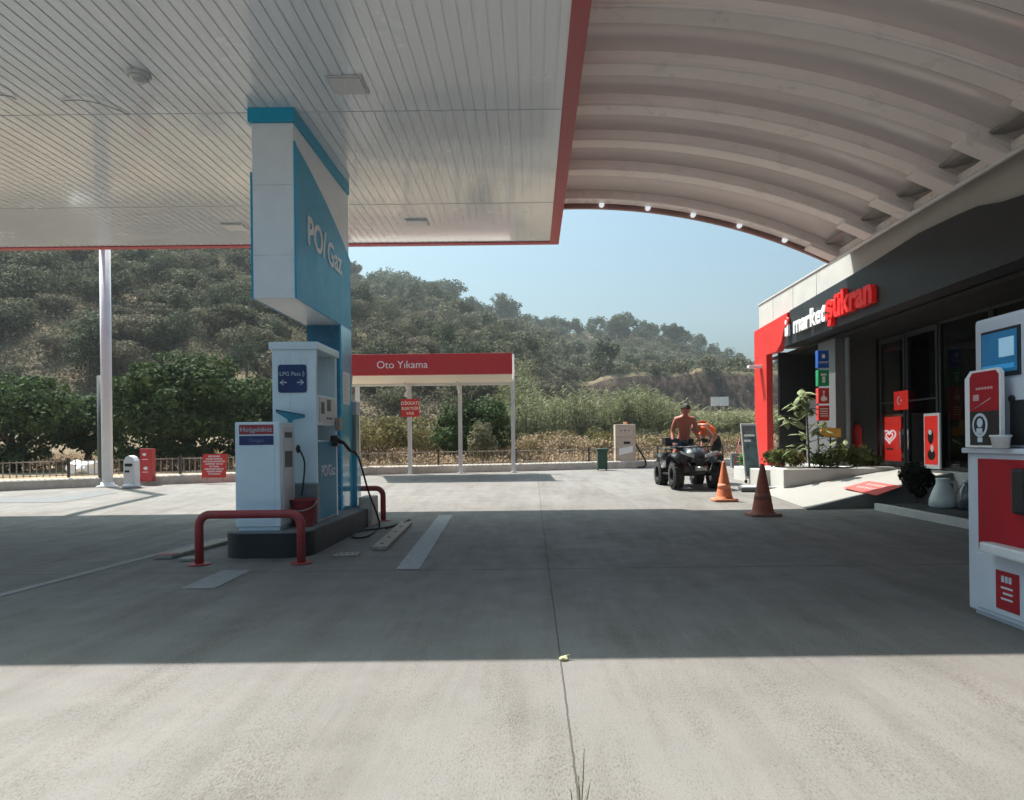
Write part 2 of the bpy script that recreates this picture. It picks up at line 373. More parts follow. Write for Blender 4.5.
# nearest rows are plain strips below the forecourt, the rest a fan
PP, YY = np.meshgrid(pxs, Ys)
XX = (PP-CX)/F*np.maximum(YY, 20)
ZZ = terrain(PP, YY); ZZ = np.where(YY < 17, np.minimum(ZZ, np.interp(YY, [0, 11.5, 17], [-.3, -.1, .12])), ZZ)
V = np.stack([XX, YY, ZZ], -1).reshape(-1, 3); nx = len(pxs)
idx = np.arange(len(Ys)*nx).reshape(len(Ys), nx)
Fc = np.stack([idx[:-1, :-1], idx[:-1, 1:], idx[1:, 1:], idx[1:, :-1]], -1).reshape(-1, 4)
def terrain_mat():
    m = bpy.data.materials.new('dry_hillside_earth'); m.use_nodes = True; n = m.node_tree.nodes; l = m.node_tree.links; b = n['Principled BSDF']
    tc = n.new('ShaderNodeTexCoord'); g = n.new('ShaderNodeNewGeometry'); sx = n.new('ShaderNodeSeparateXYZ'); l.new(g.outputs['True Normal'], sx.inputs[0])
    n1 = n.new('ShaderNodeTexNoise'); n1.inputs['Scale'].default_value = .12; n1.inputs['Detail'].default_value = 8; l.new(tc.outputs['Object'], n1.inputs[0])
    cr = n.new('ShaderNodeValToRGB'); l.new(n1.outputs[0], cr.inputs[0])
    cr.color_ramp.elements[0].position = .35; cr.color_ramp.elements[0].color = (.055, .052, .032, 1)
    cr.color_ramp.elements[1].position = .65; cr.color_ramp.elements[1].color = (.17, .13, .085, 1)
    n2 = n.new('ShaderNodeTexNoise'); n2.inputs['Scale'].default_value = 1.1; n2.inputs['Detail'].default_value = 8
    mp = n.new('ShaderNodeMapping'); mp.inputs['Scale'].default_value = (1, 1, .35); l.new(tc.outputs['Object'], mp.inputs[0]); l.new(mp.outputs[0], n2.inputs[0])
    c2 = n.new('ShaderNodeValToRGB'); l.new(n2.outputs[0], c2.inputs[0])
    c2.color_ramp.elements[0].position = .38; c2.color_ramp.elements[0].color = (.022, .016, .014, 1)
    c2.color_ramp.elements[1].position = .66; c2.color_ramp.elements[1].color = (.085, .058, .046, 1)
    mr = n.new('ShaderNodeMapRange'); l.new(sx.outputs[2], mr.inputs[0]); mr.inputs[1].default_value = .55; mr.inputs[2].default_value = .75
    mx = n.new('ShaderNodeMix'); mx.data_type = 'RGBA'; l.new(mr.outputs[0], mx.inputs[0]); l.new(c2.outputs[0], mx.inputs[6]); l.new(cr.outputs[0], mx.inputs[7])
    # pale straw ground near the fence
    sp = n.new('ShaderNodeSeparateXYZ'); l.new(tc.outputs['Object'], sp.inputs[0])
    m2 = n.new('ShaderNodeMapRange'); l.new(sp.outputs[1], m2.inputs[0]); m2.inputs[1].default_value = 36; m2.inputs[2].default_value = 60
    n3 = n.new('ShaderNodeTexNoise'); n3.inputs['Scale'].default_value = .9; n3.inputs['Detail'].default_value = 8; l.new(tc.outputs['Object'], n3.inputs[0])
    c3 = n.new('ShaderNodeValToRGB'); l.new(n3.outputs[0], c3.inputs[0]); c3.color_ramp.elements[0].position = .3; c3.color_ramp.elements[0].color = (.20, .14, .09, 1)
    c3.color_ramp.elements[1].position = .7; c3.color_ramp.elements[1].color = (.42, .33, .23, 1)
    m4 = n.new('ShaderNodeMix'); m4.data_type = 'RGBA'; l.new(m2.outputs[0], m4.inputs[0]); l.new(c3.outputs[0], m4.inputs[6]); l.new(mx.outputs[2], m4.inputs[7])
    l.new(m4.outputs[2], b.inputs['Base Color']); b.inputs['Roughness'].default_value = .95; b.inputs['Specular IOR Level'].default_value = .1
    bp = n.new('ShaderNodeBump'); bp.inputs['Strength'].default_value = .8; bp.inputs['Distance'].default_value = .5; l.new(n2.outputs[0], bp.inputs['Height']); l.new(bp.outputs[0], b.inputs['Normal'])
    return m
o = npobj('terrain', V, Fc, terrain_mat()); o['kind'] = 'structure'

# kerb wall round the forecourt edge, one long low wall
mb = MB(); prof_h = .24
def kerb_line(off):
    P = []
    for i, (x, y) in enumerate(KERB):
        a = Vector(KERB[max(i-1, 0)]); b_ = Vector(KERB[min(i+1, len(KERB)-1)]); d = (b_-a).normalized(); nn = Vector((-d.y, d.x)); P.append(Vector((x, y))+nn*off)
    return P
A = kerb_line(0); B = kerb_line(.30)
rows = []
for a, b_ in zip(A, B):
    z = gz(a.x, a.y); rows.append([mb.bm.verts.new(p) for p in ((a.x, a.y, z-.25), (a.x, a.y, z+prof_h-.03), (a.x*.9+b_.x*.1, a.y*.9+b_.y*.1, z+prof_h), (b_.x, b_.y, z+prof_h), (b_.x, b_.y, z-.25))])
for i in range(len(rows)-1):
    for k in range(4): mb.bm.faces.new((rows[i][k], rows[i+1][k], rows[i+1][k+1], rows[i][k+1]))
bmesh.ops.recalc_face_normals(mb.bm, faces=mb.bm.faces[:])
single('kerb', mb, conc_kerb, None, None, kind='structure')

# fence on the kerb
fence_m = mat('fence_metal', (.26, .22, .17), .6, var=.2)
fence_post_m = mat('fence_post_dark', (.06, .05, .045), .6)
line = kerb_line(.16); L = [Vector((p.x, p.y)) for p in line]
seg = [(L[i+1]-L[i]).length for i in range(len(L)-1)]; cum = np.concatenate([[0], np.cumsum(seg)])
def along(s):
    i = int(np.clip(np.searchsorted(cum, s)-1, 0, len(seg)-1)); t = (s-cum[i])/seg[i]; p = L[i].lerp(L[i+1], t); d = (L[i+1]-L[i]).normalized(); return p, d
fr = thing('metal_fence', 'low metal bar fence with dark posts on the kerb behind the forecourt', 'fence', (0, 22.4, .5))
s0 = cum[2]-3.5; s1 = cum[7]+1; mb = MB(); pitch = .13; s = s0
while s < s1:
    p, d = along(s); z = gz(p.x, p.y)+prof_h
    mb.box(p.x-.009, p.x+.009, p.y-.009, p.y+.009, z+.03, z+.43)
    s += pitch
part(fr, 'bars', mb, fence_m)
for zz in (.06, .39):
    mb = MB(); s = s0
    while s < s1-1.2:
        p, d = along(s); q, _ = along(s+1.2); z = gz(p.x, p.y)+prof_h; z2 = gz(q.x, q.y)+prof_h
        mb.tube([(p.x, p.y, z+zz), (q.x, q.y, z2+zz)], .012, 6); s += 1.2
    part(fr, 'rail', mb, fence_m)
s = s0
while s < s1:
    p, d = along(s); z = gz(p.x, p.y)+prof_h; mb = MB(); mb.box(p.x-.025, p.x+.025, p.y-.025, p.y+.025, z, z+.47); part(fr, 'post', mb, fence_post_m); s += 2.4

# painted marks and a painted shadow patch on the concrete
worn_white = mat('worn_road_paint', (.27, .28, .29), .7, var=.25, scale=14)
faint_white = mat('faint_road_paint', (.225, .225, .225), .75, var=.2, scale=9)
shadow_grey = mat('shadow_patch', (.13, .135, .14), .85, var=.2, scale=5, bump=.5)
def sheet(name, pts, m, dz=.004):
    mb = MB(); mb.quad(*[(x, y, gz(x, y)+dz) for x, y in pts]); single(name, mb, m, None, None, kind='structure')
sheet('painted_line', [(-1.30, 6.8), (-1.08, 6.8), (-1.30, 11.7), (-1.53, 11.7)], worn_white)
sheet('painted_line', [(-4.42, 5.2), (-4.32, 5.2), (-3.96, 9.2), (-4.06, 9.2)], faint_white)
sheet('painted_line', [(-2.95, 6.0), (-2.66, 6.0), (-2.68, 6.86), (-2.96, 6.86)], faint_white)
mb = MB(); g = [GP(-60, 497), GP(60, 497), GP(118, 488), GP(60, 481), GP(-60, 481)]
mb.bm.faces.new([mb.bm.verts.new((p.x, p.y, gz(p.x, p.y)+.005)) for p in g]); single('shadow_patch', mb, shadow_grey, None, None, kind='structure')  # dark sheet standing in for a shadow cast from the left

# ------------------------------------------------------------------ main canopy
H0 = 5.0; YC = 13.95; XR = .56; YN = 6.10; XL = -16.0; HT = 6.18
ceil_m = mat('ceiling_panels', (.86, .90, .94), .22, var=.02, scale=1.2, coat=.5)
can = thing('flat_station_canopy', 'large flat white canopy with ribbed ceiling and red trim over the pump island', 'canopy', (-6, 10, H0))
mb = MB(); x = XL+.17; w_ = .13; k = 0
bm = mb.bm
# ribbed strips: shallow U channels
while x < XR-.17-.02:
    x2 = min(x+w_, XR-.17); g_ = .013
    y0, y1 = YN, YC-.17
    prof = [(x, H0+.028), (x+g_, H0+.028), (x+g_, H0+.022), (x2-.001, H0+.022)]
    vs0 = [bm.verts.new((px_, y0, pz)) for px_, pz in prof]; vs1 = [bm.verts.new((px_, y1, pz)) for px_, pz in prof]
    for i in range(3): bm.faces.new((vs0[i], vs0[i+1], vs1[i+1], vs1[i]))
    x += w_
part(can, 'ceiling', mb, ceil_m)
dm = mat('groove_grey', (.55, .56, .58), .6)  # even grey of the backing, panel joints and cables
mb = MB(); mb.box(XL+.17, XR-.17, YN, YC-.17, H0+.05, H0+.07); part(can, 'ceiling_backing', mb, dm)
for yy in (11.55, 8.3):
    mb = MB(); mb.box(XL+.2, XR-.175, yy-.004, yy+.004, H0+.0185, H0+.0215); part(can, 'panel_joint', mb, dm)
mb = MB(); mb.box(XR-.17, XR, YN, YC, H0, H0+.06).box(XL, XR-.17, YC-.17, YC, H0, H0+.06).box(XL, XL+.17, YN, YC-.17, H0, H0+.06); part(can, 'trim', mb, red_trim)
mb = MB(); mb.box(XL, XR-.002, YC-.05, YC-.002, H0+.062, HT).box(XR-.05, XR-.002, YN, YC-.05, H0+.062, HT).box(XL, XL+.05, YN, YC-.05, H0+.062, HT).box(XL, XR, YN-.03, YN, H0, HT); part(can, 'fascia', mb, red_paint)
mb = MB(); mb.box(XL+.05, XR-.05, YN, YC-.05, H0+.5, H0+.56); part(can, 'roof', mb, galv)
lamp_m = mat('lamp_housing', (.74, .74, .74), .4, var=.03)
lamp_d = mat('lamp_frame_grey', (.62, .63, .64), .5)
for (x0, y0) in ((352, 84), (420, 222), (238, 224)):
    Y = 3.8*F/(CY-y0); X = (x0-CX)/F*Y; l_ = thing('ceiling_light', {352: 'square recessed light with dark rim in the ceiling right beside the blue sign pillar', 420: 'square ceiling light near the far red edge, right of the sign pillar', 238: 'square ceiling light near the far red edge, left of the sign pillar'}[x0], 'ceiling light', (X, Y, H0), 'recessed lights in the flat canopy ceiling')
    mb = MB(); mb.box(X-.19, X+.19, Y-.19, Y+.19, H0+.001, H0+.02, .004); part(l_, 'frame', mb, lamp_d)
    mb = MB(); mb.box(X-.165, X+.165, Y-.165, Y+.165, H0-.012, H0+.0005, .004); part(l_, 'diffuser', mb, lamp_m)
Y = 3.8*F/(CY-71); X = (143-CX)/F*Y; l_ = thing('dome_light', 'small round glass dome light on the left part of the flat canopy ceiling', 'ceiling light', (X, Y, H0))
mb = MB(); mb.lathe([(.11, H0+.02), (.12, H0), (.11, H0-.02)], (X, Y, 0)); part(l_, 'collar', mb, lamp_d)
mb = MB(); mb.ball((X, Y, H0-.02), (.09, .09, .06)); part(l_, 'dome', mb, mat('dome_glass', (.6, .61, .62), .15, coat=.5))
mb = MB(); mb.tube([(X-1.15, Y+.55, H0+.012), (X-.9, Y+.5, H0-.01), (X-.72, Y+.62, H0-.008), (X-.6, Y+.9, H0+.01)], .007, 6, sub=6)
single('ceiling_cable', mb, dm, 'thin loose cable hanging along the ceiling strips left of the dome light', 'cable')
mb = MB(); mb.tube([(X-1.9, Y+.35, H0+.012), (X-1.72, Y+.3, H0-.03), (X-1.6, Y+.36, H0-.02), (X-1.62, Y+.5, H0+.01)], .008, 6, sub=6)
single('ceiling_cable', mb, dm, 'short bent cable end hanging from the ceiling at the far left of the photo', 'cable')

# outer column carrying the canopy
p = GP(107, 482); col = thing('canopy_column', 'tall round white steel column at the left kerb under the flat canopy', 'column', p)
mb = MB(); mb.tube([(p.x, p.y, p.z-.1), (p.x, p.y, 6.2)], .12, 20); part(col, 'pole', mb, white_paint)
mb = MB(); mb.lathe([(.24, p.z-.02), (.24, p.z+.03), (.15, p.z+.05), (.14, p.z+.12)], (p.x, p.y, 0)); part(col, 'base', mb, white_paint)
mb = MB(); mb.box(p.x-.08, p.x+.08, YC-.1, p.y, 6.0, 6.18); part(col, 'beam', mb, white_paint)
mb = MB(); mb.tube([(p.x-.17, p.y+.14, p.z-.05), (p.x-.17, p.y+.14, 2.9)], .125, 12)
single('steel_post', mb, mat('grey_post', (.07, .085, .085), .5), 'dark grey shorter post standing just behind the white canopy column', 'post', loc=None)

# ------------------------------------------------------------------ arched canopy
arch_m = mat('arch_skin', (.62, .54, .52), .18, var=.07, scale=1.3, stretch=(.3, 3, .3), dirt=.03, coat=.3)
rib_m = mat('arch_rib', (.86, .79, .76), .30, var=.05, scale=2)
dark_line = mat('dark_seam', (.03, .03, .03), .7)
rim_m = mat('arch_rim_brown', (.34, .19, .17), .5)
AP = [(.5, 5.80), (1.33, 5.80), (2.9, 5.62), (4.3, 5.24), (5.3, 4.92), (5.87, 4.66)]
def make_translucent(m, k, tint=(.9, .8, .74)):
    n = m.node_tree.nodes; l = m.node_tree.links; out = [x for x in n if x.type == 'OUTPUT_MATERIAL'][0]; b = n['Principled BSDF']
    tr = n.new('ShaderNodeBsdfTranslucent'); tr.inputs[0].default_value = (*tint, 1); ms = n.new('ShaderNodeMixShader'); ms.inputs[0].default_value = k
    l.new(b.outputs[0], ms.inputs[1]); l.new(tr.outputs[0], ms.inputs[2]); l.new(ms.outputs[0], out.inputs[0])
make_translucent(arch_m, .009)
def arch_curve(off=0, n=30):
    # circular arc through crown (0.9, 5.80) and the springing (5.87, 4.66)
    x0, z0 = .9, 5.80; x1, z1 = 5.87, 4.66; dx, dz = x1-x0, z0-z1; Rr = (dx*dx+dz*dz)/(2*dz)
    P = []
    for i in range(n+1):
        a = -.035+(math.asin(dx/Rr)+.035)*i/n
        P.append((x0+(Rr+off)*math.sin(a), z0-Rr+(Rr+off)*math.cos(a)))
    return P
YA0, YA1 = -1.0, 13.95
arc = thing('arched_canopy', 'vaulted beige canopy with curved ribs spanning from the flat canopy to the shop front', 'canopy', (3, 7, 5.2))
def arch_strip(y0, y1, off0, off1, name, m, parent=None):
    """closed curved beam between two offsets"""
    mb = MB(); a = arch_curve(off0); b_ = arch_curve(off1); bm = mb.bm
    R4 = [[bm.verts.new(q) for q in ((pa[0], y0, pa[1]), (pa[0], y1, pa[1]), (pb[0], y1, pb[1]), (pb[0], y0, pb[1]))] for pa, pb in zip(a, b_)]
    for i in range(len(R4)-1):
        for k in range(4):
            f = bm.faces.new((R4[i][k], R4[i+1][k], R4[i+1][(k+1) % 4], R4[i][(k+1) % 4])); f.smooth = False
    bm.faces.new(R4[0]); bm.faces.new(R4[-1][::-1]); bmesh.ops.recalc_face_normals(bm, faces=bm.faces[:])
    return part(arc, name, mb, m, parent=parent)
def arch_skin(y0, y1, off, name, m, sag=.10, thick=.02):
    """vault sheet between two ribs, bulging up between them"""
    mb = MB(); bm = mb.bm; N = 10; grid = []
    for j in range(N+1):
        t = j/N; c_ = arch_curve(off+sag*math.sin(math.pi*t)); grid.append([bm.verts.new((q[0], y0+(y1-y0)*t, q[1])) for q in c_])
    for j in range(N):
        for i in range(len(grid[0])-1):
            f = bm.faces.new((grid[j][i], grid[j][i+1], grid[j+1][i+1], grid[j+1][i])); f.smooth = True
    return part(arc, name, mb, m)
ribs = [13.93]+[3305/(CY-y) for y in (176, 148, 115, 76, 24)]
while ribs[-1] > 0: ribs.append(ribs[-1]-1.15)
for i in range(len(ribs)-1):
    y1, y0 = ribs[i], ribs[i+1]
    arch_skin(y0+.02, y1-.30, .14, 'vault_panel', arch_m)
    arch_strip(y1-.30, y1-.02, -.02, .16, 'rib', rib_m)
    mbx = MB(); pts = [(q[0], y1-.315, q[1]) for q in arch_curve(-.01)]
    mbx.tube(pts, .028, 8); part(arc, 'edge_tube', mbx, rib_m)
    mbx = MB(); pts = [(q[0], y1+.0, q[1]) for q in arch_curve(.02)]
    mbx.tube(pts, .024, 6); part(arc, 'seam', mbx, dark_line)
arch_strip(YA1-.01, YA1+.07, -.10, .22, 'rim', rim_m)

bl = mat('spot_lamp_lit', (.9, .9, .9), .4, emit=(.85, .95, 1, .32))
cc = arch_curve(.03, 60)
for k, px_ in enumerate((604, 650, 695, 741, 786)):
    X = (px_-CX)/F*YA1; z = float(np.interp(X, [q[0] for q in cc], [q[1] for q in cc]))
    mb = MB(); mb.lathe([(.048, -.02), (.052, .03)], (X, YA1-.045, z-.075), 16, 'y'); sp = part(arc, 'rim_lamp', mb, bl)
mb = MB(); mb.box(5.6, 6.35, -1.2, 13.98, 4.86, 4.90); part(arc, 'gap_plate', mb, galv)  # plate added to stop sunlight leaking through the gap by the parapet
# gutter beam along the springing and the open steel between the rib ends
mb = MB(); mb.box(5.84, 5.94, -1, 14.05, 4.62, 4.76, .01); part(arc, 'gutter', mb, rib_m)
mb = MB(); mb.tube([(5.82, -1, 4.60), (5.82, 14.05, 4.60)], .035, 8); part(arc, 'gutter_lip', mb, white_paint)
for i in range(len(ribs)-1):
    y1 = ribs[i]
    mb = MB(); mb.box(5.30, 5.9, y1-.33, y1+.0, 4.70, 4.86, .02, rot=(0, R(24), 0)); part(arc, 'rib_foot', mb, rib_m)
# ------------------------------------------------------------------ pavement, ramp and shop
pave_m = mat('pavement_slabs', (.46, .45, .43), .8, var=.1, bump=.3, bscale=50)
mb = MB(); mb.box(5.7, 7.6, -2, 11.85, -.02, .11, .015)
single('pavement', mb, conc_dark, None, None, kind='structure')
mb = MB(); mb.box(5.62, 5.70, -2, 11.85, -.02, .115, .01); single('pavement_edge', mb, pave_m, None, None, kind='structure')
mb = MB(); mb.box(6.4, 12, 14.3, 20.2, -.2, .58, .01); mb.box(7.3, 12, -2, 14.3, -.2, .578)
single('shop_floor', mb, pave_m, None, None, kind='structure')
# ramp up to the door
ramp_m = mat('ramp_concrete', (.25, .24, .225), .75, var=.06, bump=.3)
mb = MB(); T = [Vector(p) for p in ((4.55, 11.95, .03), (7.32, 12.5, .575), (7.32, 14.25, .575), (4.55, 14.9, .16))]
top = [mb.bm.verts.new(p) for p in T]; bot = [mb.bm.verts.new((p.x, p.y, -.1)) for p in T]
mb.bm.faces.new(top)
for i in range(4): mb.bm.faces.new((top[i], bot[i], bot[(i+1) % 4], top[(i+1) % 4]))
bmesh.ops.recalc_face_normals(mb.bm, faces=mb.bm.faces[:])
single('ramp', mb, ramp_m, None, None, kind='structure')
def rampz(x, y):
    t = (x-4.55)/2.77; s_ = np.clip((y-(11.95+.55*t))/(2.95-1.2*t), 0, 1); return (.03+(.545)*t)*(1-s_)+(.16+(.415)*t)*s_
mat_m = mat('red_anti_slip', (.55, .07, .06), .7, var=.15)
mt = thing('ramp_mat', 'faded red rectangular mat with white lettering lying on the white ramp', 'mat', (5.9, 13.0, .3))
def onramp(px_, py):
    best = None
    for k in range(400):
        Y = 11+k*.01; p = PX(px_, py, Y)
        if 4.4 < p.x < 7.4:
            d = abs(p.z-rampz(p.x, p.y))
            if best is None or d < best[0]: best = (d, p)
    return best[1]
q = [onramp(*a) for a in ((843, 492), (868, 485.5), (902, 491), (876, 500))]
mb = MB(); mb.prism([v+Vector((0, 0, .006)) for v in q], (0, 0, .008)); part(mt, 'mat_sheet', mb, mat_m)
mb = MB(); u = (q[2]-q[1]); v_ = (q[1]-q[0]); c0 = (q[0]+q[2])/2
for row, (fa, fb) in enumerate(((-.28, .30), (-.30, .28))):
    for k in range(5):
        a = fa+(fb-fa)*k/5; b_ = a+.07; r0 = .18-.36*row
        pts = [c0+u*a+v_*(r0-.08), c0+u*b_+v_*(r0-.08), c0+u*b_+v_*(r0+.08), c0+u*a+v_*(r0+.08)]
        mb.prism([p+Vector((0, 0, .016)) for p in pts], (0, 0, .002))
part(mt, 'lettering', mb, worn_white)

shop = thing('shop_building', 'low market building with charcoal sign band, red corner and dark glass front', 'shop', (6.3, 14, 0))
XF = 6.2
mb = MB(); mb.box(XF, 13, -3, 19.55, 4.02, 4.80, .01); part(shop, 'parapet', mb, white_wall)
mb = MB(); mb.box(XF-.02, XF+.05, -3, 19.57, 4.80, 4.84, .008); part(shop, 'parapet_cap', mb, white_wall)
for yy in (18.2, 16.6, 15.0, 13.4): pass
mb = MB()
for yy in (18.4, 17.0, 15.6): mb.box(XF-.004, XF+.01, yy-.004, yy+.004, 4.24, 4.79)
part(shop, 'panel_seams', mb, grey_panel)
# sign band with a slanted red end
zb0, zb1 = 3.40, 4.30
mb = MB(); mb.prism([(XF-.10, 17.35, zb0), (XF-.10, -3, zb0), (XF-.10, -3, 4.14), (XF-.10, 8.6, 4.14), (XF-.10, 9.3, 4.22), (XF-.10, 9.8, 4.33), (XF-.10, 10.3, 4.36), (XF-.10, 11.3, 4.39), (XF-.10, 13.0, 4.30), (XF-.10, 16.95, 4.20)], (.6, 0, 0), 0)
band = part(shop, 'sign_band', mb, dark_panel)
mb = MB(); mb.prism([(XF-.14, 19.55, zb0-.05), (XF-.14, 17.75, zb0-.06), (XF-.14, 17.45, zb0+.1), (XF-.14, 16.98, 4.17), (XF-.14, 19.55, 4.10)], (.16, 0, 0), .01); part(shop, 'red_corner', mb, red_bright)
mb = MB(); mb.box(XF-.14, XF+.02, 18.55, 19.55, .15, zb0-.055, .01); part(shop, 'red_fin', mb, red_bright)
mb = MB(); mb.box(XF+.3, 13, -3, 19.5, zb0-.09, zb0-.02); part(shop, 'soffit', mb, dark_wall)
mb = MB(); mb.box(XF+.45, 13, -3, 19.4, 3.6, 4.2); part(shop, 'roof_slab', mb, dark_wall)
mb = MB(); mb.box(12.4, 12.55, -3, 19.5, .5, 3.4).box(7.4, 12.4, 19.35, 19.5, .5, 3.4).box(7.4, 12.4, 1.5, 1.62, .5, 3.4); part(shop, 'inner_wall', mb, dark_wall)
mb = MB(); mb.box(6.3, 7.4, 18.3, 18.4, .5, 3.38); part(shop, 'end_wall', mb, dark_wall)
# glazed front at X = 7.5 (recessed), mullions and the door
XG = 7.5
def glz(y0, y1, z0, z1, m=shop_glass):
    mb = MB(); mb.quad((XG, y0, z0), (XG, y0, z1), (XG, y1, z1), (XG, y1, z0)); gl = part(shop, 'glass_pane', mb, m)
    mb = MB(); t_ = .045
    mb.box(XG-.03, XG+.05, y0-t_/2, y0+t_/2, z0, z1).box(XG-.03, XG+.05, y1-t_/2, y1+t_/2, z0, z1).box(XG-.028, XG+.048, y0+t_/2, y1-t_/2, z0, z0+t_).box(XG-.028, XG+.048, y0+t_/2, y1-t_/2, z1-t_, z1)
    part(shop, 'frame', mb, mat('anthracite_frame', (.03, .034, .036), .4), parent=gl)
edges = [19.3, 17.9, 16.75]
for a, b_ in zip(edges[:-1], edges[1:]): glz(b_+.03, a-.03, .59, 3.3)
mb = MB(); mb.box(XG-.05, XG+.2, 15.55, 16.7, .58, 3.32, .01); part(shop, 'wall_panel', mb, mat('brown_black_cladding', (.014, .011, .010), .35))
edges = [13.2, 11.7, 10.2, 8.7, 7.2, 5.7, 4.2]
for a, b_ in zip(edges[:-1], edges[1:]): glz(b_+.03, a-.03, .59, 3.3)
for (y0, y1) in ((14.42, 15.45), (13.25, 14.36)):
    mb = MB(); mb.quad((XG, y0+.05, .66), (XG, y0+.05, 3.22), (XG, y1-.05, 3.22), (XG, y1-.05, .66)); dr = part(shop, 'door', mb, door_glass)
    mb = MB(); dm_ = mat('door_frame_grey', (.05, .06, .065), .35, metal=.3)
    mb.box(XG-.03, XG+.04, y0, y0+.06, .6, 3.28).box(XG-.03, XG+.04, y1-.06, y1, .6, 3.28).box(XG-.028, XG+.038, y0+.06, y1-.06, .6, .70).box(XG-.028, XG+.038, y0+.06, y1-.06, 3.18, 3.28).box(XG-.028, XG+.038, y0+.06, y1-.06, 1.9, 1.93)
    part(shop, 'door_frame', mb, dm_, parent=dr)
    mb = MB(); hy = y0+.12 if y0 > 14 else y1-.12; mb.tube([(XG-.06, hy, .95), (XG-.06, hy, 1.35)], .016, 8); part(shop, 'handle', mb, chrome, parent=dr)
# grey column by the planter
mb = MB(); mb.box(6.42, 6.75, 15.2, 16.1, .55, zb0-.10, .01); part(shop, 'column', mb, grey_panel)
mb = MB(); mb.box(6.62, 6.66, 15.06, 15.19, .55, zb0-.10); part(shop, 'column_trim', mb, mat('light_edge', (.35, .37, .38), .4, metal=.4))
mb = MB(); mb.box(6.7, 6.9, 16.9, 17.6, .58, 2.1, .01); part(shop, 'pier', mb, grey_panel)
mb = MB(); mb.box(7.72, 12.3, 17.4, 17.5, .6, 3.3); 
part(shop, 'partition', mb, dark_wall)
# wall lamp on the red fin
mb = MB(); p = PX(757, 369, 19); mb.box(p.x-.22, p.x+.15, 18.9, 19.1, p.z-.05, p.z+.03, .02); part(shop, 'wall_lamp', mb, white_paint)
# shop lettering on the band: emblem, "market" white and red word, following the band
def band_text(body, px0, px1, py0, py1, size_m, m, nm, depth=.05, bold=.01):
    Xp = XF-.17
    Y0 = Xp*F/(px0-CX); Y1 = Xp*F/(px1-CX)
    mb = MB(); mb.text(body, 1.0, Matrix.Identity(4), .5, 'LEFT', bold)
    xs_ = [v.co.x for v in mb.bm.verts]; zs_ = [v.co.y for v in mb.bm.verts]; x0, x1 = min(xs_), max(xs_)
    z0, z1 = min(zs_), max(zs_)
    Z0 = EYE+(CY-py0)/F*Y0; Zt = Z0+size_m
    for v in mb.bm.verts:
        t = (v.co.x-x0)/(x1-x0); h = (v.co.y-z0)/(z1-z0); d = v.co.z
        v.co = Vector((Xp+d*depth*-1+.02, Y0+(Y1-Y0)*t, Z0+h*size_m))
    bmesh.ops.recalc_face_normals(mb.bm, faces=mb.bm.faces[:])
    return part(shop, nm, mb, m)
band_text('market', 794.5, 826.5, 337, 0, .40, letter_white, 'market_lettering', bold=.03)
band_text('şükran', 827.5, 874.5, 331, 0, .62, mat('sign_red', (.60, .02, .02), .4, emit=(.7, .01, .01, .10)), 'red_lettering', .09, .035)  # faint glow added to the red of the letters
Xp = XF-.15; pY = Xp*F/(789.5-CX)
mb = MB(); mb.box(Xp-.03, Xp+.04, pY-.05, pY+.17, 3.60, 3.86, .02); part(shop, 'emblem_stem', mb, letter_white)
mb = MB(); mb.lathe([(.13, -.03), (.13, .03)], (Xp, pY+.08, 3.93), 20, 'x'); e = part(shop, 'emblem_dot', mb, red_bright)
mb = MB(); mb.lathe([(.055, -.036), (.055, .036)], (Xp, pY+.08, 3.93), 14, 'x'); part(shop, 'emblem_center', mb, letter_white, parent=e)

# projecting blade signs on the column
def blade(y_px0, y_px1, m, body, label, Yb=15.12):
    p0 = PX(817.5, y_px0, Yb); p1 = PX(828.5, y_px1, Yb)
    t = thing('blade_sign', label, 'sign', ((p0.x+p1.x)/2, Yb, p1.z), 'small stacked service signs on the shop column')
    mb = MB(); mb.box(p0.x, p1.x, Yb-.07, Yb+.07, p1.z, p0.z, .01); part(t, 'panel', mb, m)
    zc = (p0.z+p1.z)/2; xc = (p0.x+p1.x)/2; mb = MB(); body(mb, xc, Yb-.075, zc); part(t, 'pictogram', mb, letter_white)
blade(354, 371.5, mat('sign_blue', (.02, .10, .40), .4), lambda mb, x, y, z: (mb.box(x-.03, x+.03, y-.004, y+.004, z+.02, z+.1), mb.text('MARKET', .055, face_cam(x, y, z-.07), .002)), 'small blue service sign at the top of the stack on the shop column')
blade(373.5, 389.5, mat('sign_green', (.02, .28, .12), .4), lambda mb, x, y, z: (mb.box(x-.03, x+.03, y-.004, y+.004, z-.1, z+.03), mb.box(x-.06, x+.06, y-.004, y+.004, z+.05, z+.09)), 'small green service sign, second from the top on the shop column')
blade(391.5, 407, mat('sign_red_face', (.60, .05, .05), .4), lambda mb, x, y, z: (mb.ball((x, y, z+.08), (.025, .006, .025), 10, 6), mb.tube([(x, y, z+.05), (x, y, z-.02), (x+.05, y, z-.04), (x+.06, y, z-.1)], .012, 6), mb.lathe([(.055, -.004), (.055, .004)], (x-.01, y, z-.06), 14, 'y')), 'small red sign with white wheelchair symbol on the shop column')
blade(409, 424, MATS['sign_red_face'], lambda mb, x, y, z: [mb.box(x-.08, x+.08, y-.004, y+.004, z+dz, z+dz+.02) for dz in (-.07, -.02, .03, .08)], 'small red sign with white text lines, lowest on the shop column')
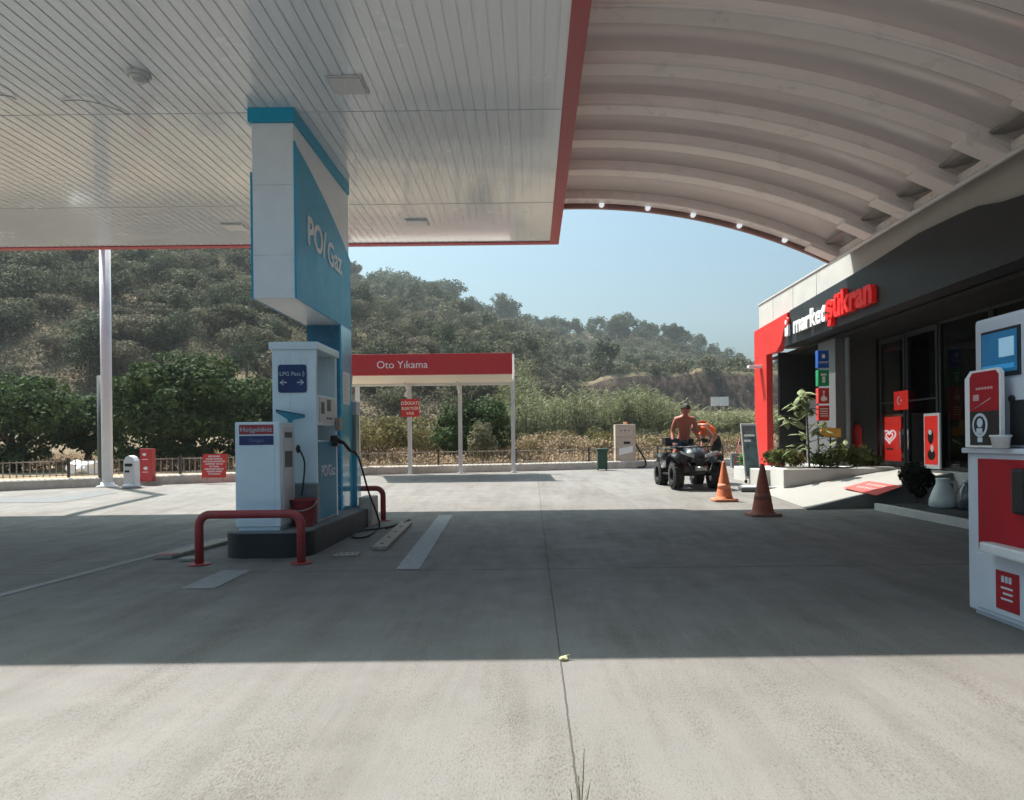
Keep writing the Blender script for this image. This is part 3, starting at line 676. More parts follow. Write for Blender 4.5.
# orange sign box among the leaves
p0 = PX(822, 430, 14.75); p1 = PX(842, 440, 14.75)
mb = MB(); mb.prism([(p0.x, 14.8, p1.z), (p0.x+.02, 14.8, p0.z), (p1.x, 14.8, p0.z-.04), (p1.x, 14.8, p1.z-.02)], (0, .05, 0)); 
t = thing('orange_board', 'small orange and yellow board showing behind the leaves of the planter tree', 'sign', (6.1, 14.8, 1.2)); part(t, 'board', mb, mat('orange_face', (.75, .30, .03), .5, col2=(.8, .5, .1), scale=9))
mb = MB(); mb.tube([(6.15, 14.84, .5), (6.15, 14.84, 1.24)], .018, 8); part(t, 'stake', mb, dark_wall)
# fire-extinguisher-like red bottle by the wall
for (px_, py_, lab) in ((857, 452, 'red fire extinguisher standing on the shop floor right of the planter tree'), (779, 468, 'red fire extinguisher standing by the dark wall next to the red corner fin')):
    Yq = 15.4 if px_ > 800 else 18.0; p = PX(px_, py_, Yq); s_ = 1.15 if px_ > 800 else .9
    t = thing('fire_extinguisher', lab, 'fire extinguisher', p, 'red fire extinguishers at the shop front')
    mb = MB(); mb.lathe([(.07*s_, .0), (.08*s_, .02), (.08*s_, .36*s_), (.05*s_, .42*s_), (.025*s_, .45*s_)], p, 16); part(t, 'cylinder', mb, red_bright)
    mb = MB(); mb.box(p.x-.06, p.x+.07, p.y-.02, p.y+.02, p.z+.45*s_, p.z+.50*s_, .008).tube([p+Vector((.05, 0, .46*s_)), p+Vector((.13, 0, .4*s_)), p+Vector((.11, 0, .15*s_))], .012, 6, sub=4); part(t, 'valve', mb, black_pl)
mb = MB(); mb.box(6.85, 7.3, 15.2, 15.6, .55, 1.0)
# step edge in front of the door is the shop floor itself

# ice cream poster boards and flag behind the doors
def poster_plane(x, y): return PS(x, y, 7.60)
frz = thing('ice_cream_freezer', 'red and white ice cream chest freezer with heart logo standing behind the glass door', 'freezer', (8.1, 15, .58))
a = poster_plane(881.5, 419); b_ = poster_plane(909, 466)
mb = MB(); mb.box(7.60, 8.2, b_.y, a.y+.03, .59, a.z, .03); part(frz, 'cabinet', mb, letter_white)
mb = MB(); mb.box(7.582, 7.60, b_.y+.28, a.y-.06, .70, a.z-.06, .004); part(frz, 'red_panel', mb, mat('freezer_red_glow', (.80, .04, .03), .35, emit=(.8, .03, .02, .30)))  # red panel given a glow so it shows behind the glass
mb = MB(); mb.box(7.582, 7.60, b_.y+.03, b_.y+.27, .70, a.z-.06, .004); bp_ = part(frz, 'black_panel', mb, mat('freezer_black', (.02, .015, .015), .35))
mb = MB(); mb.ball((7.58, b_.y+.15, 1.3), (.004, .07, .09), 12, 8).ball((7.58, b_.y+.16, .82), (.004, .08, .07), 12, 8).ball((7.58, b_.y+.1, .95), (.004, .04, .04), 12, 8); part(frz, 'white_print', mb, letter_white, parent=bp_)
hc = poster_plane(890.5, 440)
def heart(mb, c, s, r, x):
    P = []
    for k in range(41):
        t_ = 2*math.pi*k/40; hx = 16*math.sin(t_)**3/16; hz = (13*math.cos(t_)-5*math.cos(2*t_)-2*math.cos(3*t_)-math.cos(4*t_))/16
        P.append((x, c.y+hx*s*1.75, c.z+hz*s))
    mb.tube(P, r, 6, cap=False)
mb = MB(); heart(mb, hc, .15, .018, 7.578); heart(mb, hc, .08, .014, 7.578); part(frz, 'heart_logo', mb, mat('glow_white', (.8, .8, .8), .4, emit=(1, .95, .95, .35)))  # logo white is given a glow as well
mb = MB(); mb.box(7.576, 7.581, hc.y-.14, hc.y+.14, hc.z-.30, hc.z-.245); part(frz, 'brand_strip', mb, letter_white)
a = PS(917.5, 419, 7.78); b_ = PS(930.5, 468.5, 7.78)
brd = thing('poster_board', 'narrow white-edged red poster board with black and white print standing right of the door', 'poster', (7.7, b_.y, .58))
mb = MB(); mb.box(7.40, 7.44, 12.98+.1, 13.50+.1, .60, 1.63, .012)
part(brd, 'board', mb, letter_white)
mb = MB(); mb.box(7.392, 7.40, 13.13, 13.56, .68, 1.58, .003); part(brd, 'red_print', mb, mat('freezer_red', (.80, .04, .03), .35, emit=(.8, .03, .02, .10)))  # faint glow added to the red of poster and flag
mb = MB(); mb.ball((7.39, 13.35, 1.2), (.004, .10, .14), 12, 8).ball((7.39, 13.33, .86), (.004, .13, .1), 12, 8); bb = part(brd, 'black_print', mb, MATS['freezer_black'])
mb = MB(); mb.ball((7.386, 13.36, 1.28), (.003, .06, .05), 12, 8).ball((7.386, 13.3, .98), (.003, .05, .07), 12, 8); part(brd, 'white_print', mb, letter_white, parent=bb)
fl = thing('flag_poster', 'square red flag sticker with white crescent and star on the glass door', 'flag', PS(901, 414, 7.44))
a = PS(894.5, 396, 7.44); b_ = PS(908.5, 413.5, 7.44)
mb = MB(); mb.box(7.435, 7.445, b_.y, a.y, b_.z, a.z); part(fl, 'field', mb, MATS['freezer_red'])
mb = MB(); cy_, cz_ = (a.y+b_.y)/2+.06, (a.z+b_.z)/2
out = [(7.432, cy_+.085*math.cos(t), cz_+.085*math.sin(t)) for t in np.linspace(R(-138), R(138), 24)]
out = [(7.432, cy_-.085*math.cos(t)*-1, cz_+.085*math.sin(t)) for t in np.linspace(R(40), R(320), 24)]
# crescent opening towards the star (which lies towards -Y, the right-hand side)
O_ = [(7.432, cy_-.085*math.cos(t), cz_+.085*math.sin(t)) for t in np.linspace(R(40), R(320), 24)]
I_ = [(7.432, cy_-.02-.066*math.cos(t), cz_+.066*math.sin(t)) for t in np.linspace(R(320), R(40), 24)]
for i in range(23):
    mb.quad(O_[i], O_[i+1], I_[22-i], I_[23-i])
st = []
for k in range(10):
    r_ = .045 if k % 2 == 0 else .018; t_ = R(90+36*k); st.append((7.4315, cy_-.085-.0-r_*math.cos(t_)*1, cz_+r_*math.sin(t_)))
cv = mb.bm.verts.new((7.4315, cy_-.085, cz_)); sv = [mb.bm.verts.new(p) for p in st]
for k in range(10): mb.bm.faces.new((cv, sv[k], sv[(k+1) % 10]))
part(fl, 'crescent_and_star', mb, letter_white)

# ------------------------------------------------------------------ planter
plant_wall = white_wall
soil = mat('soil', (.06, .045, .03), .95, bump=.6)
pl = thing('planter', 'long whitewashed concrete planter wall in front of the shop, filled with low shrubs', 'planter', (5.7, 14.5, .1))
mb = MB(); mb.prism([(4.98, 14.28, .0), (6.45, 14.30, .0), (6.45, 15.05, .0), (5.10, 15.45, .0)], (0, 0, .585), .02); part(pl, 'front_block', mb, plant_wall)
mb = MB(); mb.prism([(4.92, 15.5, .0), (5.6, 15.3, .0), (5.9, 17.6, .0), (4.95, 17.7, .0)], (0, 0, .53), .02); part(pl, 'rear_block', mb, plant_wall)
mb = MB(); mb.prism([(5.12, 14.42, .50), (6.33, 14.42, .50), (6.33, 14.95, .50), (5.2, 15.3, .50)], (0, 0, .10)); part(pl, 'soil', mb, soil)

# ------------------------------------------------------------------ foliage tools
def quads_from(cent, nrm, size, aspect, rng_, up=None):
    """leaf-shaped quads (rhombus) at cent with normals nrm"""
    n = len(cent); nrm = nrm/np.linalg.norm(nrm, axis=1, keepdims=True)
    r = rng_.normal(size=(n, 3)); t = np.cross(nrm, r); t /= np.linalg.norm(t, axis=1, keepdims=True)+1e-9; b = np.cross(nrm, t)
    s = (size*rng_.uniform(.6, 1.3, n))[:, None]
    V = np.stack([cent-t*s, cent-b*s*aspect+t*s*.1, cent+t*s, cent+b*s*aspect+t*s*.1], 1).reshape(-1, 3)
    return V, np.arange(n*4).reshape(n, 4)
def crown_arrays(seed, rad, nclump, nleaf, leaf, flat=.8, aspect=.55, clump=.42, hollow=.35):
    g = np.random.RandomState(seed); rad = np.array(rad, float)
    d = g.normal(size=(nclump, 3)); d /= np.linalg.norm(d, axis=1, keepdims=True)
    d[:, 2] = np.abs(d[:, 2])*g.choice([1, 1, 1, -.55], nclump)
    rr = g.uniform(hollow, .82, nclump)[:, None]; cc = d*rr*rad
    cr = g.uniform(.65, 1.25, nclump)*clump
    k = g.randint(0, nclump, nleaf); dd = g.normal(size=(nleaf, 3)); dd /= np.linalg.norm(dd, axis=1, keepdims=True)
    rad_l = g.uniform(.45, 1.0, nleaf)**.5
    p = cc[k]+dd*(rad_l*cr[k])[:, None]*rad*np.array([1, 1, flat])
    n_ = dd+g.normal(size=(nleaf, 3))*.55+np.array([0, 0, .25])
    return quads_from(p, n_, leaf, aspect, g)
def leaf_mat(name, c, c2, rough=.6, island=.28, objrand=0, scale=.6):
    m = mat(name, c, max(rough, .7), var=.0, scale=scale, col2=c2, island=island, objrand=objrand, spec=.1)
    b = m.node_tree.nodes['Principled BSDF']
    b.inputs['Subsurface Weight'].default_value = 0
    # some light passes through the leaves
    n = m.node_tree.nodes; l = m.node_tree.links; out = [x for x in n if x.type == 'OUTPUT_MATERIAL'][0]
    tr = n.new('ShaderNodeBsdfTranslucent'); ms = n.new('ShaderNodeMixShader'); ms.inputs[0].default_value = .28
    src = b.inputs['Base Color'].links[0].from_socket; l.new(src, tr.inputs[0]); l.new(b.outputs[0], ms.inputs[1]); l.new(tr.outputs[0], ms.inputs[2]); l.new(ms.outputs[0], out.inputs[0])
    return m
bark = mat('bark', (.11, .08, .06), .9, bump=.8, bscale=20)
lf_deep = leaf_mat('leaf_deep_green', (.024, .046, .017), (.062, .095, .032))
lf_olive = leaf_mat('leaf_olive', (.066, .072, .042), (.125, .125, .075), objrand=.25)
lf_pine = leaf_mat('leaf_pine', (.036, .052, .030), (.078, .095, .052), objrand=.2)
lf_brown = leaf_mat('leaf_brownish', (.085, .075, .05), (.14, .125, .085), objrand=.2)
lf_dry = leaf_mat('leaf_dry_shrub', (.13, .105, .045), (.20, .17, .075), objrand=.15)
lf_big = leaf_mat('leaf_broad', (.13, .17, .07), (.30, .33, .19), scale=6)
lf_shrub = leaf_mat('leaf_planter_shrub', (.05, .08, .022), (.15, .16, .05), scale=5)
lf_grey = leaf_mat('leaf_grey_green', (.12, .12, .075), (.20, .19, .12))
lf_reed = leaf_mat('leaf_reed', (.085, .10, .045), (.22, .22, .12), scale=.3)
lf_straw = leaf_mat('leaf_straw', (.13, .09, .055), (.27, .195, .125), scale=.5)
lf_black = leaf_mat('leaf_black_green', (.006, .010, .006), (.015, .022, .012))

def make_tree(name, label, cat, loc, rad, zc, nclump, nleaf, leaf, m, seed, group=None, trunk_r=.12, clump=.42, flat=.8, aspect=.55, limbs=5):
    t = thing(name, label, cat, loc, group, world=False)
    V, Fq = crown_arrays(seed, rad, nclump, nleaf, leaf, flat, aspect, clump); V = V+np.array([0, 0, zc])
    V = V[:]; o = npobj('crown', V, Fq, m); o.parent = t
    g = random.Random(seed); mb = MB(); lean = Vector((g.uniform(-.15, .15), g.uniform(-.15, .15), 0))*rad[0]
    fork = Vector((0, 0, max(zc-rad[2]*.75, zc*.35)))+lean*.5
    mb.tube([(0, 0, -.15), fork*.5+Vector((lean.x*.3, 0, 0)), fork], [trunk_r*1.3, trunk_r, trunk_r*.75], 8, sub=3)
    for k in range(limbs):
        a = 2*math.pi*k/limbs+g.uniform(-.4, .4); e = Vector((math.cos(a)*rad[0]*.55, math.sin(a)*rad[1]*.55, zc+g.uniform(-.1, .45)*rad[2]))
        mb.tube([fork, fork.lerp(e, .5)+Vector((0, 0, .12*rad[2])), e], [trunk_r*.6, trunk_r*.4, trunk_r*.12], 6, sub=3)
    me = bpy.data.meshes.new('trunk'); mb.bm.to_mesh(me); mb.bm.free(); me.materials.append(bark)
    o2 = bpy.data.objects.new('trunk', me); C.objects.link(o2); o2.parent = t
    return t

# planter shrubs and the small broad-leaved tree
sg = 'low leafy shrubs growing in the white planter'
for i, (px_, py_, Y, rr, h, m, lab) in enumerate((
        (771, 462, 16.4, .26, .30, lf_shrub, 'dark green low shrub at the left end of the white planter beside the red fin'),
        (783, 468, 15.2, .30, .34, lf_shrub, 'dark drooping shrub hanging over the left corner of the white planter'),
        (795, 466, 15.4, .28, .30, lf_dry, 'yellowish low shrub left of the slim planter tree'),
        (822, 470, 14.6, .30, .34, lf_shrub, 'bushy green shrub right of the slim planter tree'),
        (838, 466, 14.7, .30, .40, lf_shrub, 'tall green shrub in the middle of the planter right half'),
        (856, 466, 14.8, .28, .36, lf_shrub, 'green shrub near the right end of the planter'),
        (871, 467, 14.9, .24, .30, lf_shrub, 'rounded shrub at the right tip of the planter by the door'))):
    p = PX(px_, py_, Y); p.z = .56
    make_tree('shrub', lab, 'shrub', p, (rr, rr*.8, h*.75), h*.55, 14, 900, .034, m, 40+i, sg, .015, .5, .8, .5)
mb = MB(); mb.box(6.45, 7.25, 14.35, 15.3, .3, .60, .015); 
single('planter_step', mb, white_wall, 'low white stone block between the planter and the glass door', 'step')
tr = thing('planter_tree', 'slim young tree with large pale leaves growing out of the white planter', 'tree', (5.68, 14.75, .56))
mb = MB(); mb.tube([(5.68, 14.75, .5), (5.67, 14.76, .95), (5.64, 14.74, 1.5), (5.60, 14.75, 2.1)], [.025, .02, .016, .010], 8, sub=4)
g = random.Random(3); tips = []
for k in range(15):
    z0 = .95+.08*k; a = g.uniform(0, 6.28); ln = g.uniform(.28, .6)*(1.15 if k < 9 else .8)
    sgn = 1 if k in (0, 2, 4, 5) else -1
    e = Vector((5.66+abs(math.cos(a))*ln*sgn*(1.25 if sgn > 0 else .9), 14.75+math.sin(a)*ln*.5, z0+g.uniform(.0, .25)))
    mb.tube([(5.66, 14.75, z0), (Vector((5.66, 14.75, z0))+e)/2+Vector((0, 0, .06)), e], [.008, .006, .004], 6, sub=3); tips.append((Vector((5.66, 14.75, z0)), e))
part(tr, 'trunk', mb, bark)
mb = MB()
for a_, e in tips:
    for k in range(6):
        c = a_.lerp(e, .40+.12*k)+Vector((g.uniform(-.06, .06), g.uniform(-.06, .06), g.uniform(-.05, .05)))
        ang = g.uniform(0, 6.28); L_ = g.uniform(.13, .20); d = Vector((math.cos(ang), math.sin(ang)*.8, g.uniform(-.75, .05))).normalized(); sd = d.cross(Vector((0, 0, 1))).normalized()*L_*.36
        p0, p3 = c, c+d*L_*1.5; m1 = c+d*L_*.45; m2 = c+d*L_; dn = Vector((0, 0, -.02))
        v = [mb.bm.verts.new(q) for q in (p0, m1+sd+dn, m2+sd*.9+dn, p3-Vector((0, 0, .03)), m2-sd*.9+dn, m1-sd+dn, m1, m2)]
        mb.bm.faces.new((v[0], v[1], v[6])); mb.bm.faces.new((v[0], v[6], v[5])); mb.bm.faces.new((v[1], v[2], v[7], v[6])); mb.bm.faces.new((v[6], v[7], v[4], v[5])); mb.bm.faces.new((v[2], v[3], v[7])); mb.bm.faces.new((v[7], v[3], v[4]))
part(tr, 'crown', mb, lf_big)

# near trees behind the fence, left
gt = 'large leafy trees behind the fence on the left'
def tree_px(cx, top, bot, wpx, Y, **k):
    zt = EYE+(CY-top)/F*Y; X = (cx-CX)/F*Y; r = wpx/F*Y/2; z0 = gz(X, Y)+.02; h = zt-z0
    return (X, Y, z0), (r, r*.8, h*.56), h*.46
for (cx, top, wpx, Y, m, lab, sd, nl, zf) in (
        (15, 362, 170, 27, lf_deep, 'big dark green tree at the far left edge of the photo behind the fence', 11, 15000, 0),
        (88, 388, 100, 30, lf_deep, 'lower dark green tree right behind the white canopy column', 12, 9000, 0),
        (190, 346, 165, 27.5, lf_deep, 'biggest round dark green tree behind the red notice board', 13, 20000, 0),
        (262, 372, 90, 30, lf_deep, 'yellowish green tree half hidden behind the pump island cabinets', 14, 8000, 0),
        (-80, 345, 180, 29, lf_deep, 'dark tree just outside the left edge of the photo', 15, 6000, 0)):
    loc, rad, zc = tree_px(cx, top, 0, wpx, Y)
    make_tree('leafy_tree', lab, 'tree', loc, rad, zc, 80, nl, .095, m, sd, gt, .16, .29)
loc, rad, zc = tree_px(474, 396, 0, 88, 29)
make_tree('leafy_tree', 'dark green spreading tree seen through the car wash frame', 'tree', loc, rad, zc, 36, 9000, .08, lf_deep, 21, None, .10, .4)
loc, rad, zc = tree_px(482, 420, 0, 36, 23.2)
make_tree('shrub', 'pale grey-green bush growing at the fence between the car wash posts', 'shrub', loc, rad, zc, 22, 2600, .05, lf_grey, 22, None, .03, .4)

def where2(px_):
    for lim, w_ in ((362, 'beside the sign pillar'), (411, 'in the left car wash bay'), (461, 'in the middle car wash bay'), (514, 'in the right car wash bay'), (560, 'just right of the car wash'), (610, 'behind the green bin'), (650, 'behind the beige air machine'), (700, 'behind the man on the quad bike'), (2000, 'between quad bike and shop')):
        if px_ < lim: return w_
for i, (px_, top, wpx, lab) in enumerate(((8, 436, 70, 'dark bush at the left edge under the leafy trees'), (128, 438, 62, 'dark bush behind the small white air pump'), (172, 432, 70, 'dark bush behind the red box post'), (214, 436, 60, 'dark bush directly behind the red notice board'), (250, 430, 56, 'dark bush beside the low payment cabinet'))):
    loc, rad, zc = tree_px(px_, top, 0, wpx, 26.3+i*.2)
    make_tree('bush', lab, 'bush', loc, (rad[0], rad[1], rad[2]*.9), zc, 18, 2200, .07, lf_deep, 200+i, 'dark bushes under the leafy trees', .04, .45)
# dry shrubs (countable) beyond the fence
proto = [make_tree('dry_shrub', 'olive-yellow dry shrub in the belt of bushes behind the fence', 'shrub', (0, 0, 0), (1.6, 1.3, .9), .85, 26, 3200, .06, m_, 60+i, 'dry shrubs behind the fence', .04, .42) for i, m_ in enumerate((lf_dry, lf_dry, lf_olive))]
g = random.Random(8); first = [True]*3; spots = []
for row, Y0 in enumerate((31, 34.5, 38)):
    px_ = 340+row*11
    while px_ < 760:
        spots.append((px_+g.uniform(-6, 6), Y0+g.uniform(-1, 1))); px_ += g.uniform(34, 48)
for px_, Y0 in spots:
    k = g.choice([0, 1, 2]) if Y0 > 36 else g.choice([0, 1]); X = (px_-CX)/F*Y0; s_ = g.uniform(.7, 1.1)*(1.15 if px_ < 470 else .75)
    if first[k]: proto[k].location = (X, Y0, gz(X, Y0)); proto[k].scale = (s_, s_, s_); first[k] = False
    else: copy_tree(proto[k], (X, Y0, gz(X, Y0)), g.uniform(0, 6.28), s_)
    sh = [o for o in bpy.data.objects if o.name.startswith('dry_shrub') and o.parent is None and abs(o.location.x-X) < 1e-4 and abs(o.location.y-Y0) < 1e-4][0]
    sh['label'] = ('grey-olive' if k == 2 else 'olive-yellow')+' shrub in the '+('front' if Y0 < 33 else 'middle' if Y0 < 36.2 else 'back')+' row behind the fence '+where2(px_)

# reeds: stuff
g = np.random.RandomState(17)
def blades(n, pxr, Yr, h, wid, lean, m, name, label, cat, leaves=0, dens=None):
    pxs_ = g.uniform(pxr[0], pxr[1], n); Y = g.uniform(Yr[0], Yr[1], n); X = (pxs_-CX)/F*Y
    if dens is not None: keep = vnoise(X/dens, Y/dens, 9) > .34; X, Y, pxs_ = X[keep], Y[keep], pxs_[keep]; n = len(X)
    z = terrain(pxs_, Y)-.05; hh = h*g.uniform(.6, 1.15, n)*(.75+.5*vnoise(X/3, Y/3, 4))*(np.interp(pxs_, [650, 700], [1, .66]) if h > 3 else 1); base = np.stack([X, Y, z], 1)
    an = g.uniform(0, 6.28, n); d = np.stack([np.cos(an), np.sin(an), np.zeros(n)], 1); sd = np.stack([-np.sin(an*1.7), np.cos(an*1.7), np.zeros(n)], 1)*wid
    ln = (lean*g.uniform(.2, 1, n))[:, None]; top = base+d*ln+np.stack([0*hh, 0*hh, hh], 1); mid = base+d*ln*.3+np.stack([0*hh, 0*hh, hh*.6], 1)
    V = np.stack([base-sd, base+sd, mid+sd, mid-sd, mid-sd, mid+sd, top+sd*.15, top-sd*.15], 1).reshape(-1, 3); Fq = np.arange(len(V)).reshape(-1, 4)
    if leaves:
        k = np.repeat(np.arange(n), leaves); t = g.uniform(.3, 1, len(k)); c = base[k]*(1-t)[:, None]+top[k]*t[:, None]; a2 = g.uniform(0, 6.28, len(k)); L_ = g.uniform(.35, .7, len(k))*h/3.2
        dd = np.stack([np.cos(a2), np.sin(a2), g.uniform(-.3, .7, len(k))], 1)*L_[:, None]; s2 = np.stack([-np.sin(a2), np.cos(a2), 0*a2+.3], 1)*.045
        e = c+dd; mm = c+dd*.5+np.array([0, 0, .06]); V2 = np.stack([c, mm+s2, e, mm-s2], 1).reshape(-1, 3); V = np.concatenate([V, V2]); Fq = np.arange(len(V)).reshape(-1, 4)
    o = npobj(name, V, Fq, m); o['kind'] = 'stuff'; o['label'] = label; o['category'] = cat; return o
blades(9000, (500, 1010), (44, 66), 3.5, .02, .6, lf_reed, 'reeds', 'tall green reeds growing in a dense belt at the foot of the hill', 'reeds', 9)
blades(26000, (-120, 1000), (25.2, 40), .5, .012, .35, lf_straw, 'dry_grass', 'pale straw-coloured dry grass on the ground behind the fence', 'dry grass', 1, 2.2)
blades(9000, (230, 800), (29, 42), 1.0, .015, .4, lf_straw, 'tall_dry_grass', 'taller dry brownish grass stalks in front of the reeds', 'dry grass', 3, 2.5)

# hillside woodland
variants = []
for i in range(4): variants.append(('dense', crown_arrays(100+i, (2.9, 2.9, 2.1), 22, 620, .30, .85, .6, .42)))
for i in range(3): variants.append(('pine', crown_arrays(120+i, (2.6, 2.6, 3.2), 20, 620, .28, .8, .55, .36)))
near_var = [('dense', crown_arrays(140+i, (2.9, 2.9, 2.1), 26, 2600, .15, .85, .6, .38)) for i in range(4)]+[('pine', crown_arrays(150+i, (2.6, 2.6, 3.2), 24, 2600, .14, .8, .55, .34)) for i in range(2)]
g = np.random.RandomState(23); pts = []
Y = 58.0
while Y < 300:
    stepx = 3.9 if Y < 120 else 4.6; half = .75*Y
    for X in np.arange(-half-8, half*.75, stepx):
        xx = X+g.uniform(-2.3, 2.3); yy = Y+g.uniform(-2.2, 2.2); px_ = xx/yy*F+CX
        if px_ < -60 or px_ > 960: continue
        right = smooth((px_-520)/90); Dr = 190+90*smooth((px_-250)/250); Ds = 56+66*right
        if yy < Ds or yy > Dr+8: continue
        if px_ > 540 and yy < 119.5: continue
        if vnoise(np.array(xx/16), np.array(yy/16), 6) < .16: continue
        bare = (640 < px_ < 690) and 125 < yy < 150 and g.rand() < .2
        if bare: continue
        pts.append((xx, yy, px_, float(terrain(px_, yy)), yy > Dr-16))
    Y += 3.7 if Y < 120 else 4.8
for q_ in range(9):
    px_ = 572+q_*8.5+g.uniform(-2, 2); yy = g.uniform(112, 117); pts.append(((px_-CX)/F*yy, yy, px_, float(terrain(px_, yy)), False))
vis = []
for (x, y, px_, z, ridge) in pts:
    s_ = g.uniform(.6, 1.2)*(1.0 if y > 120 else .85)
    kind = 'pine' if (g.rand() < (.6 if ridge else (.35 if px_ < 560 and z > 30 else .12))) else 'dense'
    if ridge and kind == 'pine': s_ *= 1.15
    vis.append((s_/y, x, y, z, s_, kind, g.uniform(0, 6.28), px_))
vis.sort(key=lambda a: -a[0]); indiv = [v for v in vis if -20 < v[7] < 860][:260]; ids = set(id(v) for v in indiv); rest = [v for v in vis if id(v) not in ids]
hm = {'dense': [lf_olive, lf_olive, lf_brown, lf_olive], 'pine': [lf_pine]*3}
protos = {}
def where(px_):
    for lim, w_ in ((60, 'at the left edge of the photo'), (135, 'behind the white canopy column'), (200, 'above the biggest round dark tree'), (300, 'just left of the sign pillar'), (352, 'hidden behind the sign pillar'), (430, 'above the word on the car wash sign'), (515, 'above the blank end of the car wash sign'), (590, 'between car wash and air machine'), (660, 'above the beige air machine'), (730, 'above the quad bike'), (2000, 'beside the shop corner')):
        if px_ < lim: return w_
def tree_label(kd, ki, px_, y):
    k = ('brownish tree' if ki == 2 else 'olive-green round tree') if kd == 'dense' else 'dark pine'
    b = 'low' if y < 90 else ('midway' if y < 160 else 'high')
    return f'{k} {b} on the hill {where(px_)}'
NV = len(variants)
for i, (kd, (V, Fq)) in enumerate(variants+near_var):
    near_ = i >= NV; i = i-NV if near_ else i
    t = thing('hillside_tree' if kd == 'dense' else 'pine_tree', 'rounded olive-green tree in the woodland covering the hillside' if kd == 'dense' else 'dark green pine in the woodland covering the hillside', 'tree' if kd == 'dense' else 'pine', (0, 0, 0), 'trees of the hillside woodland', world=False)
    if kd == 'dense' and i == 2: t['label'] = 'brownish sun-dried tree in the woodland covering the hillside'
    zc = 1.75 if kd == 'dense' else 3.2
    o = npobj('crown', V+np.array([0, 0, zc]), Fq, hm[kd][i if kd == 'dense' else 0]); o.parent = t
    mb = MB(); mb.tube([(0, 0, -1.2), (.1, 0, 1.0), (0, .1, zc)], [.24, .18, .08], 6, sub=2)
    me = bpy.data.meshes.new('trunk'); mb.bm.to_mesh(me); mb.bm.free(); me.materials.append(bark); o2 = bpy.data.objects.new('trunk', me); C.objects.link(o2); o2.parent = t
    protos.setdefault(kd+('_near' if near_ else ''), []).append([t, False])
for (_, x, y, z, s_, kd, a, px_) in indiv:
    kk = kd+('_near' if y < 125 else ''); ki = g.randint(len(protos[kk])); pr = protos[kk][ki]; lab_ = tree_label(kd, ki, px_, y)
    if not pr[1]: pr[0]['label'] = lab_; pr[0].location = (x, y, z-.3); pr[0].rotation_euler = (0, 0, a); pr[0].scale = (s_,)*3; pr[1] = True
    else: copy_tree(pr[0], (x, y, z-.3), a, s_, lab_)
for kd, mlist, nm, lab in (('dense', lf_olive, 'woodland', 'far-off olive-green woodland covering the upper hillside'), ('pine', lf_pine, 'pine_woodland', 'far-off dark pines along the upper hillside and ridge')):
    VV, FF, off = [], [], 0; vs_ = [v[1] for v in variants if v[0] == kd]
    for (_, x, y, z, s_, k2, a, px_) in rest:
        if k2 != kd: continue
        V, Fq = vs_[g.randint(len(vs_))]; zc = 1.75 if kd == 'dense' else 3.1; ca, sa = math.cos(a), math.sin(a)
        W = np.stack([(V[:, 0]*ca-V[:, 1]*sa)*s_+x, (V[:, 0]*sa+V[:, 1]*ca)*s_+y, (V[:, 2]+zc)*s_+z-.3], 1); VV.append(W); FF.append(Fq+off); off += len(V)
    if VV:
        o = npobj(nm, np.concatenate(VV), np.concatenate(FF), mlist); o['kind'] = 'stuff'; o['label'] = lab; o['category'] = 'woodland'
# low scrub hiding the bare soil between the trees
n = 40000; px_ = g.uniform(-60, 900, n); Yq = g.uniform(56, 285, n); Dr = 190+90*smooth((px_-250)/250); Xq = (px_-CX)/F*Yq
ok = (Yq < Dr+3) & ~((px_ > 540) & (Yq < 119)) & (vnoise(Xq/10, Yq/10, 12) > .30) & ~((px_ > 645) & (px_ < 690) & (Yq < 122.5)); px_, Yq, Xq = px_[ok], Yq[ok], Xq[ok]
cent = np.stack([Xq, Yq, terrain(px_, Yq)+.3], 1); k = np.repeat(np.arange(len(cent)), 5); cent = cent[k]+g.normal(size=(len(k), 3))*np.array([.8, .8, .35])
V, Fq = quads_from(cent, g.normal(size=cent.shape)+np.array([0, 0, .6]), .34*np.clip(cent[:, 1]/190, .32, 1), .6, g)
o = npobj('scrub', V, Fq, lf_olive); o['kind'] = 'stuff'; o['label'] = 'low brownish scrub between the trees of the hillside'; o['category'] = 'scrub'
n = 16000; px_ = g.uniform(-60, 620, n); Yq = g.uniform(54, 115, n); Xq = (px_-CX)/F*Yq; ok = (px_ < 560) & (vnoise(Xq/6, Yq/6, 31) > .22); px_, Yq, Xq = px_[ok], Yq[ok], Xq[ok]
cent = np.stack([Xq, Yq, terrain(px_, Yq)+.35], 1); k = np.repeat(np.arange(len(cent)), 9); cent = cent[k]+g.normal(size=(len(k), 3))*np.array([.55, .55, .3])
V, Fq = quads_from(cent, g.normal(size=cent.shape)+np.array([0, 0, .6]), .13, .6, g)
o = npobj('undergrowth', V, Fq, lf_brown); o['kind'] = 'stuff'; o['label'] = 'low brown-green undergrowth on the nearer part of the hillside'; o['category'] = 'undergrowth'
# lone umbrella tree with visible trunk on the left slope
loc = PX(238, 345, 70); loc.z = float(terrain(238, 70)); zt = EYE+(CY-300)/F*70-loc.z
make_tree('umbrella_pine', 'flat-topped pine with bare forked trunk on the slope above the pump island', 'pine', loc, (3.1, 3.1, 1.1), zt-1.2, 30, 2600, .16, lf_olive, 77, None, .14, .38, .6)
